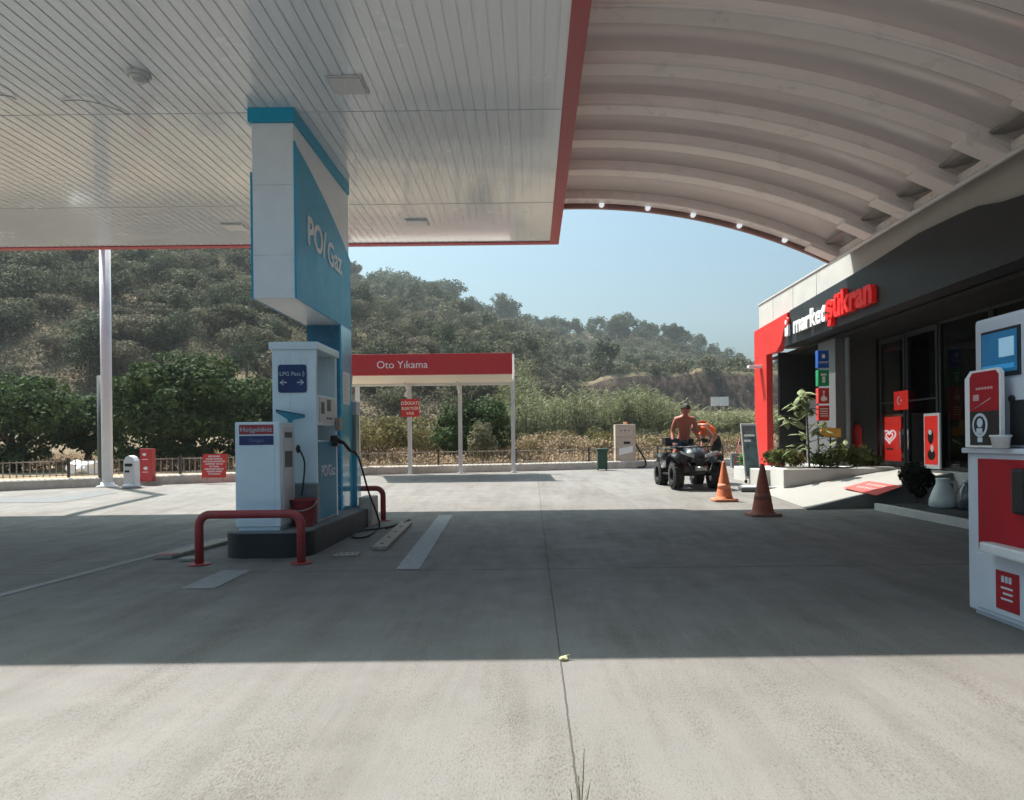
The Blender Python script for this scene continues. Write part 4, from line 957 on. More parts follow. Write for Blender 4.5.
# standalone tall trees on the ridge
for (px0, top, wpx, m_, lab) in ((508, 291, 34, lf_pine, 'dense dark tree standing alone on the ridge above the red car wash sign'), (395, 266, 60, lf_pine, 'broad pine on the ridge just right of the blue pillar'), (446, 279, 52, lf_pine, 'leaning bushy pine on the ridge left of the lone dark tree'), (620, 314, 26, lf_pine, 'compact pine on the ridge above the quad bike'), (676, 322, 18, lf_pine, 'narrow pointed pine on the descending ridge at the right')):
    Y = 262; zg = float(terrain(px0, Y)); zt = EYE+(CY-top)/F*Y; r = wpx/F*Y/2; h = max(zt-zg, 4); X = (px0-CX)/F*Y
    make_tree('ridge_tree', lab, 'tree', (X, Y, zg), (r, r, h*.42), h*.58, 26, 2600, .42, m_, int(px0), 'single trees standing out on the ridge', .3, .4)

# road sign boards and pale boulder
t = thing('road_sign', 'pair of white boards on posts at the road in front of the quarry face', 'sign', PX(720, 412, 112))
for xa, xb in ((711.5, 719.5), (720.2, 729)):
    a, b_ = PX(xa, 399, 112), PX(xb, 408, 112); mb = MB(); mb.box(a.x, b_.x, 111.95, 112.05, b_.z, a.z); part(t, 'board', mb, white_paint)
    mb = MB(); mb.box((a.x+b_.x)/2-.06, (a.x+b_.x)/2+.06, 112.06, 112.15, b_.z-2.5, a.z); part(t, 'post', mb, galv)
mb = MB(); tb = bmesh.new(); bmesh.ops.create_icosphere(tb, subdivisions=3, radius=1); gg = random.Random(4)
for v in tb.verts: v.co = v.co*(1+.22*math.sin(v.co.x*5+1)*math.cos(v.co.z*4)+gg.uniform(-.05, .05))
p = PX(84, 466, 24); mb._add(tb, Matrix.Translation((p.x, 24, .45)) @ Matrix.Diagonal((.55, .35, .28, 1)))
single('boulder', mb, white_paint, 'whitish boulder lying under the trees left of the canopy column', 'boulder')

# ------------------------------------------------------------------ car wash frame
cw = thing('car_wash_shelter', 'open car wash shelter with red header sign on slim white posts', 'car wash', (-2.9, 21.6, .26))
YW = 21.6
def W(x, y, Y=YW): return PX(x, y, Y)
YH = 18.6; a = W(351.5, 352.5, YH); b_ = W(513, 373.5, YH)
mb = MB(); mb.box(a.x, b_.x, YH, YH+.16, b_.z, a.z, .01); part(cw, 'header_sign', mb, red_paint)
mb = MB(); mb.text('Oto Yıkama', .27, face_cam(*W(403, 363.5, YH-.006)), .008); part(cw, 'lettering', mb, letter_white)
# roof sheet behind the header, seen from below
z0 = b_.z+.01; ra, rb = W(352.5, 380, YW).x, W(513, 380, YW).x
mb = MB(); mb.prism([(a.x+.02, YH+.162, z0), (b_.x-.02, YH+.162, z0), (rb, YW+.05, z0), (ra, YW+.05, z0)], (0, 0, .05)); part(cw, 'roof', mb, mat('cream_roof', (.78, .72, .64), .5, var=.05))
mb = MB(); mb.box(ra, rb, YW-.20, YW-.08, z0-.07, z0-.003); part(cw, 'rear_beam', mb, white_paint)
for k, px_ in enumerate((359.5, 411, 461, 513.5)):
    q = W(px_, 470); zt = z0-.075 if k < 3 else W(513, 355).z; mb = MB()
    mb.box(q.x-.055, q.x+.055, YW-.26, YW-.13, gz(q.x, YW)-.02, zt if k < 3 else zt, .008)
    pp = part(cw, 'post', mb, white_paint)
    if k in (1, 2):
        mb = MB(); mb.tube([(q.x, YW-.22, z0-.34), (q.x-.03, YW-.75, z0-.02)], .035, 8); part(cw, 'brace', mb, white_paint, parent=pp)
    mb = MB(); mb.box(q.x-.1, q.x+.1, YW-.31, YW-.08, gz(q.x, YW)-.01, gz(q.x, YW)+.02); part(cw, 'foot_plate', mb, white_paint, parent=pp)
a = W(401.5, 397.5, YW-.3); b_ = W(419.5, 415.5, YW-.3)
ws = thing('warning_sign', 'red warning sign with three white lines fixed to the second car wash post', 'sign', (a.x, YW-.3, b_.z))
mb = MB(); mb.box(a.x, b_.x, YW-.30, YW-.275, b_.z, a.z, .01); part(ws, 'panel', mb, red_bright)
mb = MB(); xc = (a.x+b_.x)/2; h = a.z-b_.z
mb.text('DİKKAT!', .135, face_cam(xc, YW-.302, b_.z+h*.75), .003, bold=.002).text('ELEKTRİK', .115, face_cam(xc, YW-.302, b_.z+h*.46), .003, bold=.002).text('VAR', .125, face_cam(xc, YW-.302, b_.z+h*.19), .003, bold=.002); part(ws, 'lettering', mb, letter_white)
q = W(408, 393, YW-.28); mb = MB(); mb.ball(q, (.09, .07, .10)); mb.box(q.x-.02, q.x+.12, q.y-.02, q.y+.05, q.z-.03, q.z+.03)
single('floodlight', mb, white_paint, 'small white floodlight head above the red warning sign on the car wash post', 'lamp')

# ------------------------------------------------------------------ items along the back kerb
p = GP(602, 471); b = thing('wheelie_bin', 'small dark green lidded bin standing on the concrete left of the beige air machine', 'bin', p)
mb = MB(); mb.prism([(p.x-.15, p.y-.15, p.z+.04), (p.x+.15, p.y-.15, p.z+.04), (p.x+.15, p.y+.15, p.z+.04), (p.x-.15, p.y+.15, p.z+.04)], (0, 0, .56), .015)
gm = mat('bin_green', (.02, .07, .05), .5)
part(b, 'body', mb, gm); mb = MB(); mb.box(p.x-.175, p.x+.175, p.y-.19, p.y+.18, p.z+.60, p.z+.67, .02); part(b, 'lid', mb, gm)
for sx in (-1, 1): mb = MB(); mb.lathe([(.05, -.02), (.05, .02)], (p.x+sx*.13, p.y+.15, p.z+.05), 12, 'x'); part(b, 'wheel', mb, black_rub)
beige = mat('beige_enamel', (.50, .42, .34), .5, dirt=.25)
p = GP(625, 469); p.z += 0
m_ = thing('air_machine', 'weathered beige metal air machine cabinet with black hose at the back kerb', 'machine', p)
mb = MB(); mb.box(p.x-.34, p.x+.32, p.y-.2, p.y+.25, p.z+.12, p.z+1.42, .02); part(m_, 'cabinet', mb, beige)
mb = MB(); mb.box(p.x-.30, p.x+.28, p.y-.215, p.y-.2, p.z+.16, p.z+.98, .01); d_ = part(m_, 'door_panel', mb, beige)
mb = MB(); mb.box(p.x-.07, p.x+.14, p.y-.235, p.y-.216, p.z+.78, p.z+.86, .01); part(m_, 'handle', mb, black_pl, parent=d_)
mb = MB(); mb.prism([(p.x-.22, p.y-.222, p.z+.42), (p.x+.22, p.y-.222, p.z+.52), (p.x+.22, p.y-.222, p.z+.72), (p.x-.22, p.y-.222, p.z+.64)], (0, .006, 0)); part(m_, 'notice_plate', mb, letter_white, parent=d_)
mb = MB(); mb.box(p.x-.30, p.x+.28, p.y-.215, p.y-.2, p.z+1.02, p.z+1.36, .01); part(m_, 'control_panel', mb, beige)
mb = MB()
for dx in (-.15, -.02, .1): mb.lathe([(.025, 0), (.02, .02)], (p.x+dx, p.y-.215, p.z+1.22), 10, 'y')
part(m_, 'buttons', mb, black_pl)
for dx in (-.22, .2): mb = MB(); mb.box(p.x+dx-.06, p.x+dx+.06, p.y-.1, p.y+.1, p.z, p.z+.12); part(m_, 'leg', mb, galv)
mb = MB(); mb.box(p.x-.03, p.x+.08, p.y-.02, p.y+.1, p.z+1.42, p.z+1.50, .02); part(m_, 'beacon', mb, mat('beacon_orange', (.7, .3, .15), .3))
mb = MB(); mb.tube([(p.x+.32, p.y-.1, p.z+.8), (p.x+.45, p.y-.15, p.z+.55), (p.x+.62, p.y-.2, p.z+.25), (p.x+.60, p.y-.2, p.z+.04), (p.x+.36, p.y-.2, p.z+.03)], .028, 8, sub=6); part(m_, 'hose', mb, black_rub)
mb = MB(); mb.tube([(p.x-.36, p.y, p.z+.75), (p.x-.8, p.y-.05, p.z+.62), (p.x-1.6, p.y+.2, p.z+.60), (p.x-2.2, p.y+.3, p.z+.52)], .018, 8, sub=6)
single('hanging_hose', mb, black_rub, 'thin dark hose running along the fence behind the green bin', 'hose')

# left kerb: small white machine, red post box, red notice sign
p = GP(131, 483); w_ = thing('air_pump', 'small white air pump with rounded head standing just right of the canopy column', 'air pump', p)
mb = MB(); mb.prism([(p.x-.13, p.y-.12, p.z+.08), (p.x+.14, p.y-.12, p.z+.08), (p.x+.14, p.y-.12, p.z+.62), (p.x+.09, p.y-.12, p.z+.72), (p.x+.01, p.y-.12, p.z+.76), (p.x-.07, p.y-.12, p.z+.72), (p.x-.12, p.y-.12, p.z+.62)], (0, .24, 0), .015); part(w_, 'housing', mb, white_paint)
mb = MB(); mb.box(p.x-.08, p.x+.09, p.y-.135, p.y-.12, p.z+.50, p.z+.57).box(p.x-.08, p.x+.02, p.y-.135, p.y-.12, p.z+.36, p.z+.41); part(w_, 'display', mb, black_pl)
mb = MB(); mb.lathe([(.20, p.z), (.20, p.z+.06), (.14, p.z+.10)], (p.x, p.y, 0), 16); part(w_, 'base', mb, white_paint)
Yk = 18.0
for _ in range(20): Yk = kerbY((148-CX)/F*Yk)
p = Vector(((148-CX)/F*Yk, Yk-.02, gz(0, Yk))); z = p.z+.10
w_ = thing('fire_point_post', 'narrow red box post with white symbols standing at the kerb right of the air pump', 'post', p)
mb = MB(); mb.box(p.x-.145, p.x+.145, p.y-.1, p.y+.1, z, z+.80, .01); part(w_, 'box', mb, red_paint)
mb = MB(); mb.ball((p.x-.03, p.y-.103, z+.66), (.05, .004, .035), 10, 6).box(p.x-.08, p.x+.06, p.y-.106, p.y-.1, z+.53, z+.545).ball((p.x+.0, p.y-.103, z+.32), (.06, .004, .04), 10, 6).box(p.x-.08, p.x+.06, p.y-.106, p.y-.1, z+.22, z+.235); part(w_, 'symbols', mb, letter_white)
Yn_ = 18.0; a = PX(202, 450.5, Yn_); b_ = PX(226, 474, Yn_)
ns = thing('notice_sign', 'square red notice board with lines of small white writing on the left fence', 'sign', ((a.x+b_.x)/2, Yn_, b_.z))
mb = MB(); mb.prism([(a.x-.02, Yn_, b_.z), (b_.x-.02, Yn_, b_.z), (b_.x+.02, Yn_, a.z), (a.x+.02, Yn_, a.z)], (0, .02, 0)); part(ns, 'panel', mb, red_bright)
mb = MB(); xc = (a.x+b_.x)/2; hh = a.z-b_.z
for k, (wd, t_) in enumerate(((.5, 'DEĞERLİ MÜŞTERİMİZ'), (.7, 'ARACINIZI YIKAMADAN'), (.9, 'ÖNCE LÜTFEN CAMLARI KAPATINIZ'), (.72, 'KÖPÜK VE SU'), (.4, 'İLE YIKAMA'), (.8, 'SONRASI KASAYA UĞRAYINIZ'), (.66, 'TEŞEKKÜR EDERİZ'), (.5, 'İYİ YOLCULUKLAR'))):
    sub = MB(); sub.text(t_, .05, Matrix.Identity(4), .001, bold=.002); xs_ = [v.co.x for v in sub.bm.verts]; sc_ = wd*.6/(max(xs_)-min(xs_))
    me = bpy.data.meshes.new('t'); sub.bm.to_mesh(me); sub.bm.free(); me.transform(face_cam(xc, Yn_-.004, a.z-hh*(.10+.107*k)) @ Matrix.Diagonal((sc_, 1, 1, 1))); mb.bm.from_mesh(me); bpy.data.meshes.remove(me)
part(ns, 'lettering', mb, letter_white)
for dx in (-.2, .2): mb = MB(); mb.box(xc+dx-.012, xc+dx+.012, Yn_+.021, Yn_+.045, b_.z-.12, a.z-.05); part(ns, 'bracket', mb, galv)
# withered plant behind the notice
p = PX(219, 455, 20.2); tt = thing('dry_weed', 'withered pale weed with star-shaped leaves sticking up behind the red notice board', 'plant', (p.x, p.y, .5))
mb = MB(); mb.tube([(p.x, p.y, .3), (p.x, p.y, p.z+.15)], .015, 6); part(tt, 'stem', mb, lf_straw)
mb = MB()
for k in range(9):
    a_ = 2*math.pi*k/9; e = Vector((math.cos(a_)*.22, math.sin(a_)*.2, .12+.05*math.sin(k*2))); s2 = Vector((-math.sin(a_), math.cos(a_), 0))*.02; c = Vector((p.x, p.y, p.z+.12)); mb.quad(c, c+e*.5+s2, c+e, c+e*.5-s2)
part(tt, 'leaves', mb, lf_straw)

# ------------------------------------------------------------------ pump island
isl = thing('pump_island', 'raised dark kerb island under the sign pillar and fuel cabinets', 'island', (-2.75, 9.3, 0))
def rrect(x0, x1, y0, y1, r, n=8):
    P = []
    for (cx, cy, a0) in ((x1-r, y1-r, 0), (x0+r, y1-r, 90), (x0+r, y0+r, 180), (x1-r, y0+r, 270)):
        for k in range(n+1): a = R(a0+90*k/n); P.append((cx+r*math.cos(a), cy+r*math.sin(a)))
    return P
mb = MB(); mb.prism([(x, y, 0) for x, y in rrect(-3.30, -2.36, 7.55, 10.85, .28)], (0, 0, .255), 0); part(isl, 'kerb', mb, conc_dark)
mb = MB(); mb.prism([(x, y, .255) for x, y in rrect(-3.26, -2.40, 7.60, 10.81, .25)], (0, 0, .006), 0); part(isl, 'top_slab', mb, mat('island_top', (.16, .17, .18), .7, bump=.3))

pil = thing('sign_pillar', 'tall blue and white sign pillar rising from the pump island to the canopy ceiling', 'sign pillar', (-2.9, 9.5, .26))
X0, X1, Y0, Y1, ZB = -3.155, -2.68, 8.2, 10.65, 2.86
pw = mat('pillar_white', (.84, .89, .92), .35, var=.03, dirt=.05)
mb = MB(); mb.box(X0, X1, Y0, Y1, ZB, H0-.14, .012); part(pil, 'sign_box', mb, pw)
mb = MB(); mb.box(X0-.035, X1+.02, Y0-.03, Y1, H0-.139, H0+.02, .006); part(pil, 'cap', mb, teal)
for side in (-1, 1):
    mb = MB(); xs_ = X1+.002 if side > 0 else X0-.022; up = []
    for k in range(13):
        t = k/12; Y = Y0+.03+(Y1-Y0-.03)*t; z = 4.58-.75*t**1.0*(1+.22*math.sin(math.pi*t)*-1)+(.0)
        up.append((xs_, Y, 4.62-.72*(t*.55+.45*t**2.0)))
    if side < 0: up = [(q[0], q[1], q[2]-.35) for q in up]
    mb.prism([(xs_, Y0, ZB-.0)]+[(xs_, Y0, up[0][2]+.03)]+up+[(xs_, Y1, ZB)], (.02, 0, 0)); part(pil, 'blue_side_panel', mb, teal)
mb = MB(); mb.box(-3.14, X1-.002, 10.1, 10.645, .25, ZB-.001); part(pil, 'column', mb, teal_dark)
mb = MB(); mb.box(X1-.001, X1+.024, 10.09, 10.655, .262, ZB-.002); part(pil, 'column_side', mb, mat('teal_light', (.05, .46, .68), .15, coat=.6))  # sunlit side of the column, its brightness put into a lighter teal
mb = MB()
for zz in (3.35, 4.15): mb.box(X0-.001, X1-.0, Y0-.002, Y0+.001, zz-.003, zz+.003)
for zz in (2.95, 3.3, 3.4, 4.1, 4.2, 4.75):
    for xx in (X0+.03, X1-.03): mb.lathe([(.006, -.003), (.006, .003)], (xx, Y0, zz), 8, 'y')
part(pil, 'seams', mb, lamp_d)
# lettering: PO, slash, Gaz on both sides
mb = MB(); mb.text('PO/', .48, face_px(X1+.026, 8.98, 3.74), .006, bold=.012).text('Gaz', .44, face_px(X1+.026, 9.78, 3.70), .006, bold=.008)
part(pil, 'lettering', mb, letter_white)
nt_ = thing('paper_notice', 'white sheet of small print taped to the side of the blue pillar column', 'notice', (X1+.03, 10.4, 1.6))
mb = MB(); a = PS(343.5, 369, -2.65); b_ = PS(350.5, 403, -2.65); mb.box(-2.655, -2.650, a.y, b_.y, b_.z, a.z); part(nt_, 'sheet', mb, letter_white)
mb = MB()
for k in range(11): zz = a.z-.05-.035*k; mb.box(-2.6500, -2.6485, a.y+.04, b_.y-.04-(.06 if k % 3 == 2 else 0), zz-.006, zz)
part(nt_, 'print', mb, mat('grey_print', (.3, .3, .32), .6))

# tall LPG cabinet
ca = thing('lpg_dispenser', 'tall white and blue gas dispenser in front of the blue pillar', 'fuel dispenser', (-2.8, 8.9, .26))
cx0, cx1, cy0, cy1, cz0, cz1 = -3.06, -2.54, 8.5, 9.40, .262, 2.40
mb = MB(); mb.box(cx0, cx1-.30, cy0, cy1, cz0, cz1-.09, .008).box(cx1-.30, cx1, cy0, cy0+.05, cz0, cz1-.09, .006).box(cx1-.30, cx1, cy1-.06, cy1, cz0, cz1-.09, .006).box(cx1-.30, cx1-.005, cy0+.05, cy1-.06, 1.42, 1.78, .006).box(cx1-.30, cx1-.02, cy0+.05, cy1-.06, cz0, 1.24, .006); part(ca, 'body', mb, cool_white)
mb = MB(); mb.box(cx0-.03, cx1+.03, cy0-.03, cy1+.03, cz1-.09, cz1, .012); part(ca, 'top_cap', mb, cool_white)
mb = MB(); mb.box(cx1-.019, cx1+.004, cy0+.06, cy1-.07, cz0+.03, 1.22, .004); bp2 = part(ca, 'blue_panel', mb, mat('cyan_panel', (.02, .24, .40), .5, spec=.25))
mb = MB(); mb.text('PO/Gaz', .19, face_px(cx1+.006, (cy0+cy1)/2, .86), .002, bold=.003); part(ca, 'lettering', mb, letter_dim, parent=bp2)
mb = MB(); mb.box(cx1-.006, cx1+.006, cy0+.12, cy1-.12, 1.46, 1.76, .004); dp = part(ca, 'display_panel', mb, grey_white)
mb = MB(); mb.box(cx1+.005, cx1+.010, 8.68, 8.80, 1.56, 1.70).box(cx1+.005, cx1+.010, 8.93, 9.08, 1.60, 1.74).box(cx1+.005, cx1+.014, 8.9, 9.12, 1.50, 1.52); part(ca, 'display', mb, black_pl, parent=dp)
mb = MB(); mb.prism([(x, cy0-.012, z) for x, z in rrect(PX(279, 0, 8.5).x, PX(307.5, 0, 8.5).x, PX(0, 390, 8.5).z, PX(0, 362, 8.5).z, .03, 4)], (0, .01, 0)); sg_ = part(ca, 'blue_sign', mb, navy)
xc = PX(293, 0, 8.5).x; zc = PX(0, 376, 8.5).z
mb = MB(); mb.text('LPG Pass', .068, face_cam(xc-.02, cy0-.014, zc+.055), .002)
for k, rr_ in enumerate((.018, .03)): mb.tube([(xc+.115+rr_*math.cos(t_), cy0-.014, zc+.055+rr_*1.4*math.sin(t_)) for t_ in np.linspace(-1, 1, 7)], .003, 5)
for sx in (-1, 1):
    c_ = xc+sx*.10; mb.box(c_-.04, c_+.04, cy0-.016, cy0-.012, zc-.052, zc-.038)
    mb.tube([(c_+sx*.0, cy0-.014, zc-.015), (c_+sx*.04, cy0-.014, zc-.045), (c_, cy0-.014, zc-.075)], .007, 5)
part(ca, 'sign_print', mb, letter_dim, parent=sg_)
mb = MB()
for k in range(4):
    for x_ in (cx0+.10, cx0+.16, cx1-.17, cx1-.11): mb.box(x_-.008, x_+.008, cy0-.004, cy0+.002, cz1-.26+.02*k, cz1-.25+.02*k)
part(ca, 'vent_slots', mb, lamp_d)
mb = MB(); nzp = PS(338, 420, -2.50)
mb.box(cx1+.0, cx1+.06, 9.30, 9.42, 1.36, 1.53, .01); part(ca, 'card_box', mb, mat('beige_box', (.42, .34, .27), .6))
mb = MB(); mb.box(cx1-.02, cx1+.08, 9.12, 9.24, 1.16, 1.30, .02).tube([(cx1+.06, 9.16, 1.24), (cx1+.16, 9.12, 1.20), (cx1+.24, 9.10, 1.10)], [.03, .022, .018], 8); part(ca, 'nozzle', mb, black_pl)
hose = [Vector((cx1+.24, 9.10, 1.10)), PX(358, 455, 9.2), PX(368, 490, 9.4), PX(376, 512, 9.6)]
gp = lambda x, y: GP(x, y)+Vector((0, 0, .02))
hose += [gp(378, 527), gp(366, 536), gp(352, 537), gp(356, 531), gp(380, 528), gp(400, 523), gp(409, 519.5), gp(403, 522), gp(385, 528)]
mb = MB(); mb.tube(hose, .012, 8, sub=8); part(ca, 'hose', mb, black_rub)

# cabinet behind the pillar
cb = thing('rear_dispenser', 'second blue fuel cabinet mostly hidden behind the blue pillar', 'fuel dispenser', (-2.8, 11, .26))
mb = MB(); mb.box(-3.1, -2.60, 10.68, 10.92, .262, 1.02, .01); part(cb, 'lower_cabinet', mb, MATS['teal_light'])
mb = MB(); mb.box(-3.08, -2.61, 10.69, 10.91, 1.02, 1.62, .01); part(cb, 'glass_case', mb, mat('greenish_glass', (.25, .32, .30), .2, coat=.4))
mb = MB(); mb.box(-3.1, -2.60, 10.68, 10.92, 1.62, 1.82, .01); part(cb, 'head', mb, grey_white)

# low payment cabinet
cl = thing('payment_cabinet', 'low white cabinet with red and blue name strips at the island front', 'fuel cabinet', (-2.98, 8.05, .26))
lx0, lx1, ly0, ly1, lz0, lz1 = -3.22, -2.73, 7.80, 8.29, .262, 1.44
mb = MB(); mb.box(lx0, lx1, ly0, ly1, lz0+.04, lz1, .014).box(lx0+.03, lx1-.02, ly0+.02, ly1-.02, lz0, lz0+.05); part(cl, 'body', mb, cool_white)
mb = MB(); mb.box(lx0+.035, lx1-.06, ly0-.004, ly0+.002, lz0+.08, lz1-.262, .003); part(cl, 'front_panel', mb, cool_white)
mb = MB(); mb.box(lx0+.05, lx1-.07, ly0-.006, ly0+.003, lz1-.135, lz1-.03); s1_ = part(cl, 'red_strip', mb, red_dull)
mb = MB(); mb.text('Hoşgeldiniz', .072, face_cam((lx0+lx1)/2-.01, ly0-.008, lz1-.084), .002); part(cl, 'lettering', mb, letter_dim, parent=s1_)
mb = MB(); mb.box(lx0+.05, lx1-.07, ly0-.006, ly0+.003, lz1-.250, lz1-.15); s2_ = part(cl, 'blue_strip', mb, navy)
mb = MB(); mb.text('Otogaz', .055, face_cam((lx0+lx1)/2-.01, ly0-.008, lz1-.20), .002); part(cl, 'lettering', mb, mat('letter_blue', (.12, .2, .4), .4), parent=s2_)
mb = MB(); mb.box(lx1-.002, lx1+.006, ly0+.10, ly1-.06, lz0+.12, lz1-.05, .003); sd_ = part(cl, 'side_panel', mb, grey_white)
mb = MB(); mb.box(lx1+.005, lx1+.012, ly0+.14, ly1-.13, lz1-.17, lz1-.11).box(lx1+.005, lx1+.012, ly0+.14, ly1-.13, lz1-.50, lz1-.32); part(cl, 'slot', mb, black_pl, parent=sd_)
mb = MB(); mb.box(lx1+.005, lx1+.014, ly0+.15, ly1-.14, lz1-.74, lz1-.62, .003); part(cl, 'keypad', mb, lamp_d, parent=sd_)
mb = MB(); mb.ball((lx1+.03, ly1+.02, 1.14), (.025, .03, .05)); mb.tube([(lx1+.03, ly1+.02, 1.16), (lx1+.07, ly1+.05, 1.06), (lx1+.09, ly1+.06, .95), (lx1+.07, ly1+.06, .72), (lx1+.05, ly1+.05, .60)], .010, 6, sub=5); part(cl, 'handset', mb, black_pl)

# squeegee standing on the low cabinet
sq = thing('squeegee', 'teal window squeegee standing upright behind the low cabinet against the tall dispenser', 'squeegee', (-2.83, 8.36, .9))
Ysq = 8.34; mb = MB(); a = PX(276, 407.5, Ysq); b_ = PX(305, 413, Ysq); c_ = PX(290, 420, Ysq)
mb.prism([a, b_, b_+Vector((0, 0, -.025)), c_+Vector((.03, 0, .03)), c_+Vector((.018, 0, -.03)), c_+Vector((-.018, 0, -.03)), c_+Vector((-.03, 0, .04)), a+Vector((0, 0, -.02))], (0, .02, 0), .003); part(sq, 'head', mb, mat('teal_plastic', (.02, .22, .30), .4))
mb = MB(); mb.tube([c_, (c_.x+.02, Ysq+.02, .80)], .013, 8); part(sq, 'handle', mb, MATS['teal_plastic'])
mb = MB(); mb.prism([a+Vector((0, 0, .012)), b_+Vector((0, 0, .012)), b_, a], (0, .012, 0)); part(sq, 'rubber_blade', mb, black_rub)
# grey box and red bucket
bx = thing('paper_towel_box', 'grey metal box on the island behind the red bucket', 'box', (-2.62, 8.42, .26))
mb = MB(); mb.box(-2.80, -2.50, 8.36, 8.48, .262, .72, .01); part(bx, 'box', mb, mat('grey_green_box', (.20, .24, .24), .5)); mb = MB(); mb.box(-2.81, -2.49, 8.35, 8.49, .70, .735, .01); part(bx, 'lid', mb, MATS['grey_green_box'])
bu = thing('bucket', 'red plastic bucket standing on the island right of the low cabinet', 'bucket', (-2.58, 8.2, .26))
mb = MB(); mb.lathe([(.11, .262), (.112, .27), (.150, .555), (.160, .56), (.160, .575), (.148, .575), (.145, .54), (.108, .29)], (-2.60, 8.17, 0), 24); part(bu, 'body', mb, red_dull)
mb = MB(); mb.tube([(-2.75, 8.17, .565), (-2.74, 8.08, .49), (-2.60, 8.02, .45), (-2.47, 8.08, .49), (-2.45, 8.17, .565)], .006, 6, sub=5); part(bu, 'handle', mb, chrome)
# red hoops
def hoop(xa, xb, Y, h, label, r=.042):
    t = thing('guard_hoop', label, 'barrier', ((xa+xb)/2, Y, gz(0, Y)), 'red tube hoops guarding the pump island')
    z = gz(0, Y); rr = .11; P = [(xa, Y, z), (xa, Y, h-rr)]+[(xa+rr-rr*math.cos(a), Y, h-rr+rr*math.sin(a)) for a in np.linspace(0, math.pi/2, 7)][1:]+[(xb-rr+rr*math.sin(a), Y, h-rr+rr*math.cos(a)) for a in np.linspace(0, math.pi/2, 7)]+[(xb, Y, z)]
    mb = MB(); mb.tube(P, r, 16); part(t, 'tube', mb, red_dull)
    for x_ in (xa, xb): mb = MB(); mb.lathe([(.105, z+.001), (.105, z+.014)], (x_, Y, 0), 20); part(t, 'foot_plate', mb, red_dull)
hoop(-3.34, -2.32, 7.2, .50, 'red steel tube hoop at the near end of the pump island')
hoop(-3.28, -2.30, 11.07, .50, 'red steel tube hoop at the far end of the pump island, partly behind the pillar')
mb = MB(); mb.prism([(x, y, .0) for x, y in rrect(-2.50, -2.30, 10.3, 10.75, .04, 3)], (0, 0, .42), .02)
single('concrete_block', mb, conc_kerb, 'rough concrete block at the foot of the blue pillar', 'block', loc=None)
# boards on the ground
plank = mat('worn_board', (.34, .30, .25), .8, var=.25, scale=20, bump=.4)
bd = thing('ramp_board', 'long beige rubber board with dark end caps lying beside the hose', 'board', (-1.8, 9.3, 0))
mb = MB(); mb.prism([(-1.80, 8.02, .002), (-1.63, 8.02, .002), (-1.76, 10.5, .002), (-1.93, 10.5, .002)], (0, 0, .045), .012); part(bd, 'board', mb, plank)
mb = MB()
for t in (.08, .3, .52, .75, .93):
    c = Vector((-1.715, 8.02, .049)).lerp(Vector((-1.845, 10.5, .049)), t); mb.lathe([(.025, 0), (.025, .003)], c, 10)
part(bd, 'bolt_holes', mb, black_rub)
bd = thing('ground_cover_plate', 'small pale perforated plate lying on the concrete right of the front hoop', 'plate', (-2, 7.7, 0))
mb = MB(); mb.prism([(-2.12, 7.58, .002), (-1.86, 7.62, .002), (-1.88, 7.80, .002), (-2.10, 7.76, .002)], (0, 0, .018), .004); part(bd, 'plate', mb, plank)
mb = MB()
for k in range(4): mb.lathe([(.018, .0205), (.018, .0225)], (-2.07+.055*k, 7.67+.012*k, 0), 10)
part(bd, 'holes', mb, black_rub)
bd = thing('ramp_board', 'worn grey board lying on the ground left of the pump island', 'board', (-3.9, 8.4, 0))
mb = MB(); mb.prism([(-3.98, 7.55, .002), (-3.80, 7.58, .002), (-3.62, 9.3, .002), (-3.80, 9.3, .002)], (0, 0, .04), .01); part(bd, 'board', mb, plank)
mb = MB(); mb.prism([(-3.975, 7.56, .043), (-3.81, 7.59, .043), (-3.80, 7.72, .043), (-3.96, 7.70, .043)], (0, 0, .004)); part(bd, 'tape', mb, red_dull)
mb = MB(); mb.prism([(-3.64, 7.4, .002), (-3.44, 7.42, .002), (-3.46, 7.56, .002), (-3.66, 7.54, .002)], (0, 0, .03), .006)
single('board_scrap', mb, plank, 'short broken piece of board beside the left leg of the front hoop', 'board')

# ------------------------------------------------------------------ near fuel dispenser on the right
pump_white = mat('pump_white_enamel', (.56, .60, .68), .4, var=.05, scale=3, dirt=.12)
DX = 2.98; fd = thing('fuel_dispenser', 'large white fuel dispenser with red side panel and screen at right edge', 'fuel dispenser', (3.3, 4.2, 0))
YD1, YD0 = 4.93, 3.1
mb = MB(); mb.box(DX, DX+.6, YD0, YD1, .03, 1.085, .012).box(DX+.03, DX+.57, YD0+.03, YD1-.03, 0, .03); part(fd, 'lower_cabinet', mb, pump_white)
mb = MB(); mb.box(DX-.03, DX+.63, YD0-.02, YD1+.02, 1.085, 1.12, .008); part(fd, 'counter', mb, pump_white)
mb = MB(); mb.box(DX-.006, DX+.004, YD0+.05, YD1-.12, .45, 1.05, .004); part(fd, 'red_side_panel', mb, mat('dispenser_red', (.36, .010, .02), .5, spec=.25))
mb = MB(); mb.box(DX-.010, DX+.004, YD0+.05, YD1-.10, .06, .425, .006); part(fd, 'lower_panel', mb, pump_white)
mb = MB(); mb.tube([(DX-.03, 4.2, .9), (DX-.10, 4.05, .62), (DX-.09, 3.9, .5), (DX-.04, 3.8, .9), (DX+.05, 3.75, 1.3)], .017, 8, sub=6); part(fd, 'hose', mb, black_rub)
mb = MB(); mb.box(DX+.03, DX+.42, YD0+.1, YD1-.04, 1.12, 1.98, .03); up_ = part(fd, 'upper_unit', mb, pump_white)
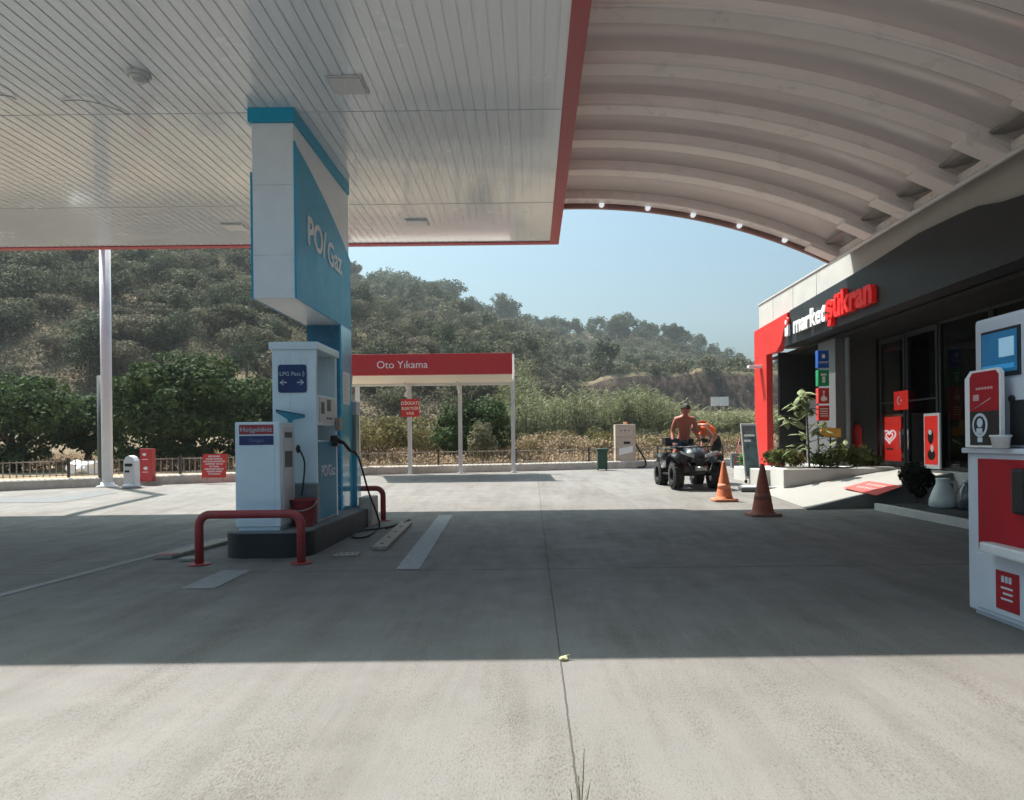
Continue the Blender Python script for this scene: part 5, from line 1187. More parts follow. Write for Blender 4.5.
mb = MB(); mb.box(DX+.018, DX+.032, 4.42, 4.80, 1.575, 1.885, .006); part(fd, 'screen_bezel', mb, black_pl)
mb = MB(); mb.box(DX+.012, DX+.019, 4.44, 4.78, 1.605, 1.865); sc_ = part(fd, 'screen', mb, screen_blue)
mb = MB(); mb.box(DX+.008, DX+.0125, 4.46, 4.60, 1.70, 1.82); part(fd, 'screen_window', mb, mat('screen_pale', (.3, .5, .65), .2, emit=(.35, .6, .8, .16)), parent=sc_)
mb = MB(); mb.box(DX+.008, DX+.0125, 4.46, 4.77, 1.625, 1.655); part(fd, 'screen_bar', mb, mat('screen_bar', (.05, .3, .6), .2, emit=(.05, .35, .7, .12)), parent=sc_)
mb = MB(); mb.box(DX+.02, DX+.032, 4.36, 4.52, 1.14, 1.42, .004); part(fd, 'holster_recess', mb, black_pl)
mb = MB(); mb.lathe([(.022, -.01), (.022, .01)], (DX+.022, 4.50, 1.43), 12, 'x'); part(fd, 'card_reader', mb, black_pl)
mb = MB(); mb.box(DX-.05, DX+.0, 4.30, 4.42, .72, 1.0, .02); part(fd, 'nozzle_holster', mb, black_pl)
mb = MB(); mb.lathe([(.02, -.03), (.05, .0), (.052, .05), (.03, .09)], (DX-.04, 4.2, .80), 12); part(fd, 'nozzle', mb, black_pl)
mb = MB(); mb.prism([(DX-.15, 4.05, .455), (DX-.006, 4.05, .445), (DX-.006, 4.66, .445), (DX-.12, 4.62, .455)], (0, 0, .07), .015); part(fd, 'tray', mb, grey_white)
mb = MB(); mb.box(DX-.016, DX-.009, 4.40, 4.62, .10, .345, .003); lb_ = part(fd, 'red_label', mb, mat('label_red', (.35, .012, .02), .4))
mb = MB(); [mb.box(DX-.0185, DX-.0165, 4.465+.035*q_, 4.49+.035*q_, .275, .315) for q_ in range(3)]
for k in range(3): mb.box(DX-.0185, DX-.0165, 4.455, 4.565-.02*(k % 2), .235-.035*k, .247-.035*k)
part(fd, 'label_print', mb, letter_dim, parent=lb_)
ad = thing('advert_board', 'tall red and black advertising board with round white emblem on the right dispenser counter', 'sign', (2.93, 4.65, 1.12))
mb = MB(); P = [(2.925, 4.49, 1.125), (2.925, 4.86, 1.125), (2.925, 4.86, 1.58), (2.925, 4.80, 1.63), (2.925, 4.52, 1.63), (2.925, 4.49, 1.60)]; mb.prism(P, (.025, 0, 0)); part(ad, 'board', mb, letter_white)
mb = MB(); P = [(2.920, 4.505, 1.36), (2.920, 4.80, 1.36), (2.920, 4.80, 1.585), (2.920, 4.77, 1.615), (2.920, 4.535, 1.615), (2.920, 4.505, 1.59)]; mb.prism(P, (.004, 0, 0)); part(ad, 'red_face', mb, MATS['dispenser_red'])
mb = MB(); mb.box(2.920, 2.924, 4.505, 4.80, 1.14, 1.36); part(ad, 'black_face', mb, black_pl)
mb = MB(); mb.lathe([(.078, -.003), (.078, .0)], (2.920, 4.69, 1.27), 24, 'x'); em = part(ad, 'emblem_ring', mb, letter_dim)
mb = MB(); mb.lathe([(.060, -.0045), (.060, -.0032)], (2.920, 4.69, 1.27), 24, 'x'); part(ad, 'emblem_disc', mb, black_pl, parent=em)
mb = MB(); mb.lathe([(.03, -.006), (.03, -.0047)], (2.920, 4.685, 1.285), 12, 'x').box(2.914, 2.9155, 4.66, 4.72, 1.215, 1.25).box(2.917, 2.9199, 4.665, 4.715, 1.16, 1.19); part(ad, 'emblem_figure', mb, letter_dim, parent=em)
mb = MB(); [mb.box(2.9185, 2.9199, 4.56+.03*q_, 4.58+.03*q_, 1.50, 1.515) for q_ in range(6)]; mb.box(2.9185, 2.9199, 4.70, 4.76, 1.43, 1.47)
mb.tube([(2.919, 4.74, 1.38), (2.919, 4.58, 1.44)], .004, 5); part(ad, 'lettering', mb, mat('letter_pink', (.6, .35, .35), .5))
cup = thing('plastic_tub', 'small white plastic tub standing in front of the advertising board', 'tub', (2.97, 4.42, 1.12))
mb = MB(); mb.lathe([(.045, 1.122), (.056, 1.19), (.062, 1.195), (.062, 1.205), (.053, 1.2), (.043, 1.13)], (2.985, 4.60, 0), 18); bmesh.ops.translate(mb.bm, vec=(-.075, -.13, 0), verts=mb.bm.verts); part(cup, 'tub', mb, grey_white)

# ------------------------------------------------------------------ cones
def cone(p, h, m, label, m2):
    t = thing('traffic_cone', label, 'traffic cone', p, 'traffic cones beside the ramp')
    s_ = h/.75; mb = MB(); mb.lathe([(.185*s_, p.z+.045), (.165*s_, p.z+.055), (.15*s_, p.z+.10), (.034*s_, p.z+h-.03), (.030*s_, p.z+h), (.02*s_, p.z+h+.004)], (p.x, p.y, 0), 24); bo = part(t, 'body', mb, m)
    mb = MB(); mb.prism([(p.x+x*s_, p.y+y*s_, p.z+.002) for x, y in rrect(-.23, .23, -.23, .23, .09, 4)], (0, 0, .042), .01); part(t, 'base', mb, m2)
    mb = MB(); z0_ = .32*h; r0 = .15*s_+(.034-.15)*s_*(z0_-.1)/(h-.13); r1 = r0-.116*s_*(.12*h)/(h-.13); mb.lathe([(r0+.003, p.z+z0_), (r1+.003, p.z+z0_+.12*h)], (p.x, p.y, 0), 24); part(t, 'band', mb, m2)
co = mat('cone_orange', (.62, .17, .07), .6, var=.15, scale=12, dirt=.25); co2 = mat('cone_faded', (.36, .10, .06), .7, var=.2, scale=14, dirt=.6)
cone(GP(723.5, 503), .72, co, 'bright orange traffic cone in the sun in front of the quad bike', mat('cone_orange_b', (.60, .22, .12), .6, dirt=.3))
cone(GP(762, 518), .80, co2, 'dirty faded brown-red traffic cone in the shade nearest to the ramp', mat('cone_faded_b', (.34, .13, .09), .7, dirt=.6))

# ------------------------------------------------------------------ things by the shop corner
p = GP(752.5, 485.5); ab = thing('display_stand', 'tall narrow white-framed poster stand in front of the red shop corner', 'sign', p)
ang = R(12); 
def rot_pts(pts, a, c): return [(c.x+x*math.cos(a)-y*math.sin(a), c.y+x*math.sin(a)+y*math.cos(a), z) for x, y, z in pts]
zb_, zt_ = p.z+.10, p.z+1.36
mb = MB(); mb.prism(rot_pts([(-.19, 0, zb_), (.20, 0, zb_), (.16, .12, zt_), (-.23, .12, zt_)], ang, p), (0, .04, 0), .008); part(ab, 'frame', mb, grey_white)
mb = MB(); mb.prism(rot_pts([(-.165, -.006, zb_+.06), (.165, -.006, zb_+.06), (.13, .108, zt_-.05), (-.2, .108, zt_-.05)], ang, p), (0, .008, 0)); pn = part(ab, 'poster', mb, mat('poster_teal_grey', (.10, .17, .19), .3, var=.5, scale=5, coat=.4))
mb = MB(); mb.prism(rot_pts([(-.17, .082, zt_-.30), (.10, .082, zt_-.30), (.10, .086, zt_-.25), (-.17, .086, zt_-.25)], ang, p), (0, .004, 0)).prism(rot_pts([(-.17, .070, zt_-.42), (0, .070, zt_-.42), (0, .074, zt_-.37), (-.17, .074, zt_-.37)], ang, p), (0, .004, 0)); part(ab, 'lettering', mb, letter_white, parent=pn)
for dx in (-.15, .15): mb = MB(); mb.ball((p.x+dx, p.y+.03, p.z+.04), (.035, .035, .05), 10, 8); part(ab, 'foot', mb, black_rub)
p = GP(757, 493); sb = thing('parasol_base', 'dark square parasol base slab with pale worn top beside the poster stand', 'parasol base', p)
mb = MB(); mb.prism(rot_pts([(-.42, -.30, p.z+.004), (.35, -.38, p.z+.004), (.46, .25, p.z+.004), (-.30, .36, p.z+.004)], 0, p), (0, 0, .075), .015); part(sb, 'slab', mb, mat('slab_dark', (.09, .095, .10), .5, var=.2))
mb = MB(); mb.prism(rot_pts([(-.34, -.24, p.z+.081), (.05, -.29, p.z+.081), (.12, .24, p.z+.081), (-.26, .30, p.z+.081)], 0, p), (0, 0, .012), .004); part(sb, 'cover', mb, grey_white)
p = GP(744, 481); pt = thing('potted_plant', 'bright green plant in a small red pot left of the poster stand', 'potted plant', p)
mb = MB(); mb.lathe([(.07, p.z+.0), (.10, p.z+.20), (.11, p.z+.21), (.11, p.z+.235), (.09, p.z+.23)], (p.x, p.y, 0), 18); part(pt, 'pot', mb, red_bright)
V, Fq = crown_arrays(31, (.16, .16, .21), 10, 420, .035, .9, .6, .5); V += np.array([0, 0, .44]); o = npobj('leaves', V, Fq, leaf_mat('leaf_bright', (.06, .14, .02), (.12, .24, .05), scale=6)); o.parent = pt
mb = MB(); mb.tube([(p.x, p.y, p.z+.2), (p.x, p.y, p.z+.45)], .012, 6); part(pt, 'stem', mb, bark)
p = GP(740, 475); tl = thing('hand_trolley', 'red metal trolley with small black wheels behind the potted plant', 'trolley', p)
mb = MB()
for dx in (-.05, .22): mb.tube([(p.x+dx-.15, p.y, p.z+.12), (p.x+dx, p.y+.12, p.z+.62), (p.x+dx+.1, p.y+.2, p.z+.95)], .014, 8)
for k in range(5): mb.tube([(p.x-.12+.045*k, p.y+.04*k, p.z+.30+.14*k), (p.x+.15+.045*k, p.y+.04*k, p.z+.32+.14*k)], .014, 6)
part(tl, 'frame', mb, mat('trolley_red', (.30, .03, .03), .5))
for dx in (-.12, .12): mb = MB(); mb.lathe([(.07, -.02), (.07, .02)], (p.x+dx, p.y-.03, p.z+.07), 16, 'x'); part(tl, 'wheel', mb, black_rub)
p = GP(735, 470); mb = MB(); mb.prism([(p.x-.10, p.y, p.z), (p.x+.12, p.y, p.z), (p.x+.16, p.y, p.z+.46), (p.x-.12, p.y, p.z+.46)], (0, .22, 0), .012)
single('grey_tub', mb, mat('grey_tub', (.13, .16, .17), .5), 'grey tapered plastic tub standing left of the red trolley', 'tub')

# dark shrub in a pot, white jug and clear bottle in the shade
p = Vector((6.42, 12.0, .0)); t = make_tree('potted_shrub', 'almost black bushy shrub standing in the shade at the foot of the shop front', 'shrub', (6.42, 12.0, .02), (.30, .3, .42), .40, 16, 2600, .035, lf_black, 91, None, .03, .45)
p = Vector((6.30, 11.05, .11)); jg = thing('plastic_jug', 'cloudy white plastic jug with narrow neck standing on the pavement in the shade', 'jug', p)
mb = MB(); mb.lathe([(.17, 0), (.20, .03), (.195, .12), (.15, .25), (.10, .36), (.095, .42), (.105, .44), (.09, .45)], p, 24); part(jg, 'body', mb, mat('cloudy_plastic', (.60, .66, .64), .5, var=.15, scale=5))
mb = MB(); mb.tube([p+Vector((.09, -.02, .40)), p+Vector((.16, -.04, .36)), p+Vector((.16, -.04, .22))], .016, 8, sub=4); part(jg, 'handle', mb, MATS['cloudy_plastic'])
p = Vector((6.45, 10.7, .11)); bt = thing('water_bottle', 'big round clear water bottle next to the white jug', 'bottle', p)
mb = MB(); mb.lathe([(.10, 0), (.13, .04), (.135, .18), (.10, .30), (.05, .36), (.045, .40)], p, 20); part(bt, 'body', mb, mat('clear_pet', (.09, .10, .105), .1, coat=.8)); mb = MB(); mb.lathe([(.052, .395), (.052, .43)], p, 16); part(bt, 'cap', mb, grey_white)

# litter and weed
mb = MB(); gg = random.Random(2); p = GP(561, 661)
t = bmesh.new(); bmesh.ops.create_icosphere(t, subdivisions=2, radius=.02)
for v in t.verts: v.co *= gg.uniform(.6, 1.3)
mb._add(t, Matrix.Translation(p+Vector((0, 0, .012))) @ Matrix.Diagonal((1.3, .8, .6, 1)))
mb.prism([p+Vector((.0, 0, .02)), p+Vector((.035, .01, .03)), p+Vector((.04, .02, .028)), p+Vector((.005, .02, .02))], (0, 0, .002))
single('crumpled_wrapper', mb, mat('wrapper', (.6, .6, .3), .6), 'tiny crumpled pale yellow wrapper lying on the joint at the shadow edge', 'litter')
wd = thing('weed', 'thin green weed growing from the concrete joint at the bottom of the photo', 'weed', (.145, 2.35, 0))
for k, (dx, h, lx) in enumerate(((0, .20, .012), (-.003, .115, -.006), (-.03, .07, -.004), (.01, .09, .02))):
    mb = MB(); bp0 = Vector((.146+dx, 2.34, 0)); tp = bp0+Vector((lx, .0, h)); mb.tube([bp0, bp0.lerp(tp, .5)+Vector((.002, 0, 0)), tp], [.0022, .0018, .0008], 5, sub=3)
    gg = random.Random(k)
    for q in range(int(h*90)):
        c = bp0.lerp(tp, .2+.8*q/(h*90)); a_ = gg.uniform(0, 6.28); e = Vector((math.cos(a_)*.006, math.sin(a_)*.006, .008)); mb.quad(c, c+e*.5+Vector((.0015, 0, 0)), c+e, c+e*.5-Vector((.0015, 0, 0)))
    part(wd, 'stalk', mb, leaf_mat('leaf_weed', (.14, .17, .04), (.22, .24, .08), scale=30))

# ------------------------------------------------------------------ quad bike
qb_p = GP(692.5, 491); qb_p.y += .55; qb_p.z = gz(0, qb_p.y)
qb = thing('quad_bike', 'black quad bike with knobbly tyres parked in the sun', 'quad bike', qb_p, world=False, rotz=R(6)); qb.scale = (.88, .86, .92)
qpaint = mat('quad_black', (.012, .013, .016), .28, var=.2, coat=.6)
tyre_m = mat('tyre', (.02, .02, .021), .85, var=.3, bump=.4)
def wheel(x, y, r=.31, wd=.24):
    mb = MB(); mb.lathe([(r*.52, -wd/2), (r*.86, -wd/2), (r*.95, -wd*.36), (r*.96, 0), (r*.95, wd*.36), (r*.86, wd/2), (r*.52, wd/2), (r*.50, wd*.3), (r*.50, -wd*.3), (r*.52, -wd/2)], (x, y, r), 32, 'x', cap=False)
    for k in range(20):
        a = 2*math.pi*k/20
        for j, ox in enumerate((-.33, -.02, .30)):
            aa = a+(.15 if j == 1 else 0); c = Vector((x+ox*wd, y+math.cos(aa)*r*.965, r+math.sin(aa)*r*.965))
            t = bmesh.new(); bmesh.ops.create_cube(t, size=1); mb._add(t, Matrix.Translation(c) @ Matrix.Rotation(aa, 4, 'X') @ Matrix.Diagonal((wd*.28, r*.13, r*.20, 1)))
    ty = part(qb, 'tyre', mb, tyre_m)
    mb = MB(); s = -1 if x < 0 else 1
    mb.lathe([(r*.54, -wd*.42), (r*.50, -wd*.1), (r*.2, wd*.05), (r*.16, wd*.25), (.01, wd*.26)], (x, y, r), 20, 'x')
    for v in mb.bm.verts:
        if s < 0: v.co.x = 2*x-v.co.x
    bmesh.ops.recalc_face_normals(mb.bm, faces=mb.bm.faces[:])
    part(qb, 'rim', mb, mat('rim_dark_alloy', (.30, .30, .31), .35, metal=.7), parent=ty)
for x in (-.47, .47):
    for y in (-.62, .66): wheel(x, y)
mb = MB(); mb.box(-.16, .16, -.75, .75, .30, .52, .04).box(-.12, .12, -.3, .35, .5, .68, .05).tube([(-.40, -.62, .31), (.40, -.62, .31)], .03, 8).tube([(-.40, .66, .31), (.40, .66, .31)], .03, 8)
for sx in (-1, 1):
    for dy in (-.12, .12): mb.tube([(sx*.14, -.62+dy, .36), (sx*.40, -.62, .30)], .018, 6); mb.tube([(sx*.14, .66+dy, .36), (sx*.40, .66, .30)], .018, 6)
part(qb, 'chassis', mb, black_pl)
for sx in (-1, 1):
    mb = MB(); mb.tube([(sx*.22, -.60, .80), (sx*.30, -.62, .40)], .035, 10)
    for k in range(7): mb.lathe([(.055, 0), (.055, .014)], (sx*(.23+.01*k), -.60-.003*k, .74-.045*k), 10)
    part(qb, 'shock_absorber', mb, mat('spring_red', (.25, .03, .03), .5))
# hood: cross sections along y
def loft(secs, name, m, parent=None, bev=None):
    mb = MB(); bm = mb.bm; rings = [[bm.verts.new(v) for v in s_] for s_ in secs]
    for i in range(len(rings)-1):
        n_ = len(rings[0])
        for k in range(n_): f = bm.faces.new((rings[i][k], rings[i][(k+1) % n_], rings[i+1][(k+1) % n_], rings[i+1][k])); f.smooth = True
    bm.faces.new(rings[0]); bm.faces.new(rings[-1][::-1]); bmesh.ops.recalc_face_normals(bm, faces=bm.faces[:]); return part(qb, name, mb, m, parent=parent)
def sec(y, w0, z0, w1, z1): return [(-w0, y, z0), (-w1*.98, y, (z0+z1)/2+.03), (-w1*.7, y, z1-.02), (0, y, z1+.02), (w1*.7, y, z1-.02), (w1*.98, y, (z0+z1)/2+.03), (w0, y, z0), (0, y, z0-.03)]
loft([sec(-.98, .10, .62, .14, .70), sec(-.90, .24, .60, .30, .82), sec(-.72, .28, .60, .34, .92), sec(-.40, .22, .62, .26, .98), sec(-.15, .16, .62, .20, .92)], 'hood', qpaint)
for sx in (-1, 1):
    P = [(sx*.27, -.98, .66), (sx*.55, -.96, .66), (sx*.60, -.80, .74), (sx*.61, -.55, .80), (sx*.59, -.30, .68), (sx*.55, -.20, .50), (sx*.30, -.20, .50), (sx*.26, -.5, .84), (sx*.26, -.8, .84)]
    mb = MB(); bm = mb.bm
    outer = [(.20, .58, -1.0), (.24, .74, -.92), (.22, .84, -.72), (.22, .86, -.50), (.22, .74, -.30), (.25, .52, -.18)]
    outr = [(.50, .62, -.98), (.60, .72, -.92), (.62, .80, -.72), (.62, .80, -.50), (.61, .68, -.28), (.58, .46, -.16)]
    a_ = [bm.verts.new((sx*x, y, z)) for x, z, y in outer]; b2 = [bm.verts.new((sx*(x+.0), y, z)) for x, z, y in outr]; c2 = [bm.verts.new((sx*(x+.01), y, z-.05)) for x, z, y in outr]
    for i in range(5):
        for A_, B_ in ((a_, b2), (b2, c2)): f = bm.faces.new((A_[i], A_[i+1], B_[i+1], B_[i])); f.smooth = True
    r_ = bmesh.ops.solidify(bm, geom=bm.faces[:], thickness=.012); part(qb, 'front_fender', mb, qpaint)
    mb = MB(); bm = mb.bm
    A2 = [(.20, .50, .28), (.20, .74, .36), (.20, .82, .56), (.20, .82, .80), (.20, .74, .98)]; B2 = [(.58, .44, .26), (.60, .68, .36), (.61, .77, .56), (.61, .77, .80), (.58, .66, 1.0)]
    a_ = [bm.verts.new((sx*x, y, z)) for x, z, y in A2]; b2 = [bm.verts.new((sx*x, y, z)) for x, z, y in B2]; c2 = [bm.verts.new((sx*(x+.01), y, z-.05)) for x, z, y in B2]
    for i in range(4):
        for A_, B_ in ((a_, b2), (b2, c2)): f = bm.faces.new((A_[i], A_[i+1], B_[i+1], B_[i])); f.smooth = True
    bmesh.ops.solidify(bm, geom=bm.faces[:], thickness=.012); part(qb, 'rear_fender', mb, qpaint)
    # footwell
    mb = MB(); mb.box(sx*.18, sx*.55, -.22, .30, .30, .34, .01); part(qb, 'footrest', mb, black_pl)
    # headlight: slanted wedge
    mb = MB(); mb.prism([(sx*.14, -.985, .70), (sx*.44, -.955, .80), (sx*.46, -.93, .86), (sx*.30, -.95, .82), (sx*.14, -.975, .77)], (0, .05, 0), .006); part(qb, 'headlight', mb, mat('headlight_glass', (.45, .48, .50), .1, coat=1))
mb = MB(); mb.box(-.09, .09, -1.03, -.95, .34, .68, .02).tube([(-.30, -.98, .60), (-.24, -1.08, .50), (-.20, -1.08, .40), (.20, -1.08, .40), (.24, -1.08, .50), (.30, -.98, .60)], .022, 8); part(qb, 'bumper', mb, black_pl)
mb = MB(); mb.lathe([(.05, -.10), (.05, .10)], (0, -1.06, .46), 14, 'x').box(-.13, -.10, -1.1, -.98, .40, .52).box(.10, .13, -1.1, -.98, .40, .52); part(qb, 'winch', mb, galv)
for nm_, ya, yb, zr in (('front_rack', -.92, -.50, .95), ('rear_rack', .48, 1.02, .90)):
    mb = MB(); mb.tube([(-.40, ya, zr), (.40, ya, zr), (.40, yb, zr), (-.40, yb, zr), (-.40, ya, zr)], .014, 8)
    for k in range(5): x_ = -.27+.135*k; mb.tube([(x_, ya, zr), (x_, yb, zr)], .010, 6)
    for x_ in (-.3, .3): mb.tube([(x_, (ya+yb)/2, zr), (x_, (ya+yb)/2, zr-.12)], .012, 6)
    part(qb, nm_, mb, black_pl)
mb = MB(); mb.prism([(-.15, -.10, .70), (-.15, .10, .82), (-.15, .60, .84), (-.15, .98, .95), (-.15, .98, .84), (-.15, .6, .72), (-.15, -.08, .62)], (.30, 0, 0), .03); part(qb, 'seat', mb, mat('seat_vinyl', (.025, .025, .028), .5, bump=.3))
mb = MB(); mb.box(-.36, .36, .66, .98, .96, 1.18, .04); part(qb, 'rear_box', mb, black_pl)
mb = MB(); mb.tube([(-.40, -.12, 1.10), (-.22, -.22, 1.10), (-.10, -.26, 1.04), (.10, -.26, 1.04), (.22, -.22, 1.10), (.40, -.12, 1.10)], .014, 8, sub=3).tube([(0, -.34, .84), (0, -.26, 1.05)], .03, 8)
hb = part(qb, 'handlebar', mb, black_pl)
for sx in (-1, 1):
    mb = MB(); mb.tube([(sx*.30, -.17, 1.105), (sx*.43, -.105, 1.10)], .02, 10); part(qb, 'grip', mb, black_rub, parent=hb)
    mb = MB(); mb.prism([(sx*.28, -.27, 1.04), (sx*.46, -.20, 1.05), (sx*.47, -.19, 1.13), (sx*.28, -.26, 1.15)], (0, -.02, 0), .004); part(qb, 'hand_guard', mb, black_pl, parent=hb)
mb = MB(); mb.box(-.08, .08, -.33, -.24, 1.06, 1.14, .02); part(qb, 'dash', mb, black_pl, parent=hb)

# ------------------------------------------------------------------ people
skin_m = mat('sunburnt_skin', (.33, .10, .07), .55, var=.08)
skin_m2 = mat('tanned_skin', (.42, .20, .14), .55, var=.08)
hair_m = mat('dark_hair', (.02, .014, .01), .7, bump=.6, bscale=90)
shorts_m = mat('navy_shorts', (.03, .045, .08), .85, var=.25, scale=14)
orange_m = mat('orange_shirt', (.80, .13, .03), .8, var=.12, scale=9, bump=.3, bscale=30)
blackcloth = mat('black_shorts', (.012, .012, .014), .85, var=.25)
def skin_body(root, name, J, E, m, hips, levels=2):
    """J: dict joint -> (x,y,z,r[,ry]); E: edges; grown with a Skin modifier and baked"""
    names = list(J); me = bpy.data.meshes.new(name); me.from_pydata([J[n_][:3] for n_ in names], [(names.index(a), names.index(b_)) for a, b_ in E], [])
    o = bpy.data.objects.new(name, me); C.objects.link(o); sk = o.modifiers.new('skin', 'SKIN'); sk.use_smooth_shade = True
    for i, n_ in enumerate(names):
        v = me.skin_vertices[0].data[i]; r = J[n_][3]; ry = J[n_][4] if len(J[n_]) > 4 else r; v.radius = (r, ry); v.use_root = (n_ == hips)
    sb_ = o.modifiers.new('sub', 'SUBSURF'); sb_.levels = levels; sb_.render_levels = levels
    bpy.context.view_layer.update(); ev = o.evaluated_get(bpy.context.evaluated_depsgraph_get()); m2 = bpy.data.meshes.new_from_object(ev)
    bpy.data.objects.remove(o); m2.materials.clear(); m2.materials.append(m)
    for p_ in m2.polygons: p_.use_smooth = True
    o2 = bpy.data.objects.new(name, m2); C.objects.link(o2); o2.parent = root; return o2
def add_hand(J, E, side, wrist, d, thumb_dir, s):
    """palm and five bent fingers from a wrist along direction d"""
    d = Vector(d).normalized(); w_ = Vector(wrist); up = Vector(thumb_dir).normalized(); 
    J[s+'palm'] = (*(w_+d*.06), .030, .018); E.append((s+'wri', s+'palm'))
    for k, (off, ln) in enumerate(((.028, .062), (.010, .072), (-.010, .068), (-.028, .052))):
        b0 = w_+d*.095+up*off; m1 = b0+d*ln*.55+side*.008; t1 = b0+d*ln*.85+side*.035
        J[f'{s}f{k}a'] = (*b0, .010); J[f'{s}f{k}b'] = (*m1, .009); J[f'{s}f{k}c'] = (*t1, .008); E += [(s+'palm', f'{s}f{k}a'), (f'{s}f{k}a', f'{s}f{k}b'), (f'{s}f{k}b', f'{s}f{k}c')]
    a = w_+d*.045+up*.040; b2 = w_+d*.075+up*.058+side*.02; J[s+'ta'] = (*a, .012); J[s+'tb'] = (*b2, .010); E += [(s+'palm', s+'ta'), (s+'ta', s+'tb')]
def head_mesh(mb, c, fwd, tilt_down=0.0, r=.098):
    """head with nose, brow, chin and ears; built looking to -Y then turned"""
    t = bmesh.new(); bmesh.ops.create_icosphere(t, subdivisions=4, radius=1)
    for v in t.verts:
        x, y, z = v.co; sx_ = .78-.12*max(0, -z); sy = .98; 
        X_, Y_, Z_ = x*sx_, y*sy, z*1.22
        if z < -.2 and y < 0: Y_ *= 1-.05*(-z)
        front = math.exp(-((x/.18)**2))*(y < 0)
        Y_ -= front*.20*math.exp(-((z+.12)/.16)**2)          # nose
        Y_ -= .05*math.exp(-((z-.18)/.08)**2)*(y < 0)*math.exp(-(x/.5)**2)    # brow
        for ex in (-.32, .32): Y_ += .09*math.exp(-((x-ex)/.13)**2-((z-.03)/.09)**2)*(y < 0)     # eye sockets
        Y_ -= .06*math.exp(-(x/.22)**2-((z+.50)/.07)**2)*(y < 0)             # lips
        Y_ -= .07*math.exp(-(x/.25)**2-((z+.82)/.13)**2)*(y < 0)             # chin
        v.co = Vector((X_, Y_, Z_))
    for f in t.faces: f.smooth = True
    M = Matrix.Translation(c) @ Matrix.Rotation(fwd, 4, 'Z') @ Matrix.Rotation(tilt_down, 4, 'X') @ Matrix.Scale(r, 4)
    mb._add(t, M)
    for sx_ in (-1, 1):
        t = bmesh.new(); bmesh.ops.create_uvsphere(t, u_segments=10, v_segments=8, radius=1); mb._add(t, M @ Matrix.Translation((sx_*.80, .05, -.02)) @ Matrix.Diagonal((.10, .18, .28, 1)))
    return M
def hair_mesh(M):
    mb = MB(); t = bmesh.new(); bmesh.ops.create_icosphere(t, subdivisions=4, radius=1); gg = random.Random(1)
    dele = [v for v in t.verts if (v.co.z < .22 and v.co.y < .05) or v.co.z < -.35 or (v.co.y < -.45 and v.co.z < .55)]
    bmesh.ops.delete(t, geom=dele, context='VERTS')
    for v in t.verts: k = 1.07+gg.uniform(-.02, .05); v.co = Vector((v.co.x*.80*k, v.co.y*1.0*k, v.co.z*1.22*k))
    for f in t.faces: f.smooth = True
    bmesh.ops.solidify(t, geom=t.faces[:], thickness=-.06); mb._add(t, M); return mb
def face_parts(root, hd, M):
    for sx_ in (-1, 1):
        mb = MB(); t = bmesh.new(); bmesh.ops.create_uvsphere(t, u_segments=10, v_segments=8, radius=1); mb._add(t, M @ Matrix.Translation((sx_*.29, -.86, .04)) @ Matrix.Diagonal((.12, .06, .06, 1))); part(root, 'eye', mb, mat('eye_dark', (.05, .03, .02), .3), parent=hd)
    mb = MB(); t = bmesh.new(); bmesh.ops.create_uvsphere(t, u_segments=12, v_segments=8, radius=1); mb._add(t, M @ Matrix.Translation((0, -.97, -.60)) @ Matrix.Diagonal((.24, .07, .06, 1))); part(root, 'mouth', mb, mat('lips', (.28, .08, .06), .5), parent=hd)

# man standing up on the quad's footrests, looking down
pm = PX(686, 441, qb_p.y+.0); pz = gz(0, pm.y)
man = thing('person', 'shirtless sunburnt man in navy shorts standing up on the quad bike and looking down', 'person', (pm.x, pm.y+.12, pz), world=False)
FT = .31; hipz = 1.02
J = {'hips': (0, .12, hipz, .135, .10), 'waist': (0, .10, hipz+.14, .125, .095), 'chest': (0, .04, hipz+.32, .155, .11), 'upch': (0, .00, hipz+.44, .145, .10), 'neck0': (0, -.03, hipz+.54, .062), 'neck1': (0, -.07, hipz+.585, .058)}
E = [('hips', 'waist'), ('waist', 'chest'), ('chest', 'upch'), ('upch', 'neck0'), ('neck0', 'neck1')]
for s, sx in (('l', -1), ('r', 1)):
    J[s+'hip'] = (sx*.10, .12, hipz-.05, .095); J[s+'kn'] = (sx*.24, .02, hipz-.38, .066); J[s+'cf'] = (sx*.27, .06, hipz-.52, .060); J[s+'an'] = (sx*.29, .06, FT+.06, .042); J[s+'toe'] = (sx*.31, -.10, FT+.025, .036, .026)
    E += [('hips', s+'hip'), (s+'hip', s+'kn'), (s+'kn', s+'cf'), (s+'cf', s+'an'), (s+'an', s+'toe')]
    J[s+'sh'] = (sx*.185, .00, hipz+.455, .072); J[s+'ua'] = (sx*.235, .02, hipz+.34, .056); J[s+'el'] = (sx*.27, .03, hipz+.18, .044); J[s+'fa'] = (sx*.28, -.04, hipz+.08, .040); J[s+'wri'] = (sx*.29, -.13, hipz-.02, .028)
    E += [('upch', s+'sh'), (s+'sh', s+'ua'), (s+'ua', s+'el'), (s+'el', s+'fa'), (s+'fa', s+'wri')]
    add_hand(J, E, Vector((-sx, 0, 0)), (sx*.29, -.13, hipz-.02), (0, -.75, -.6), (0, .6, -.75) if 0 else (-sx*.3, -.5, .8), s)
body = skin_body(man, 'body', J, E, skin_m, 'hips')
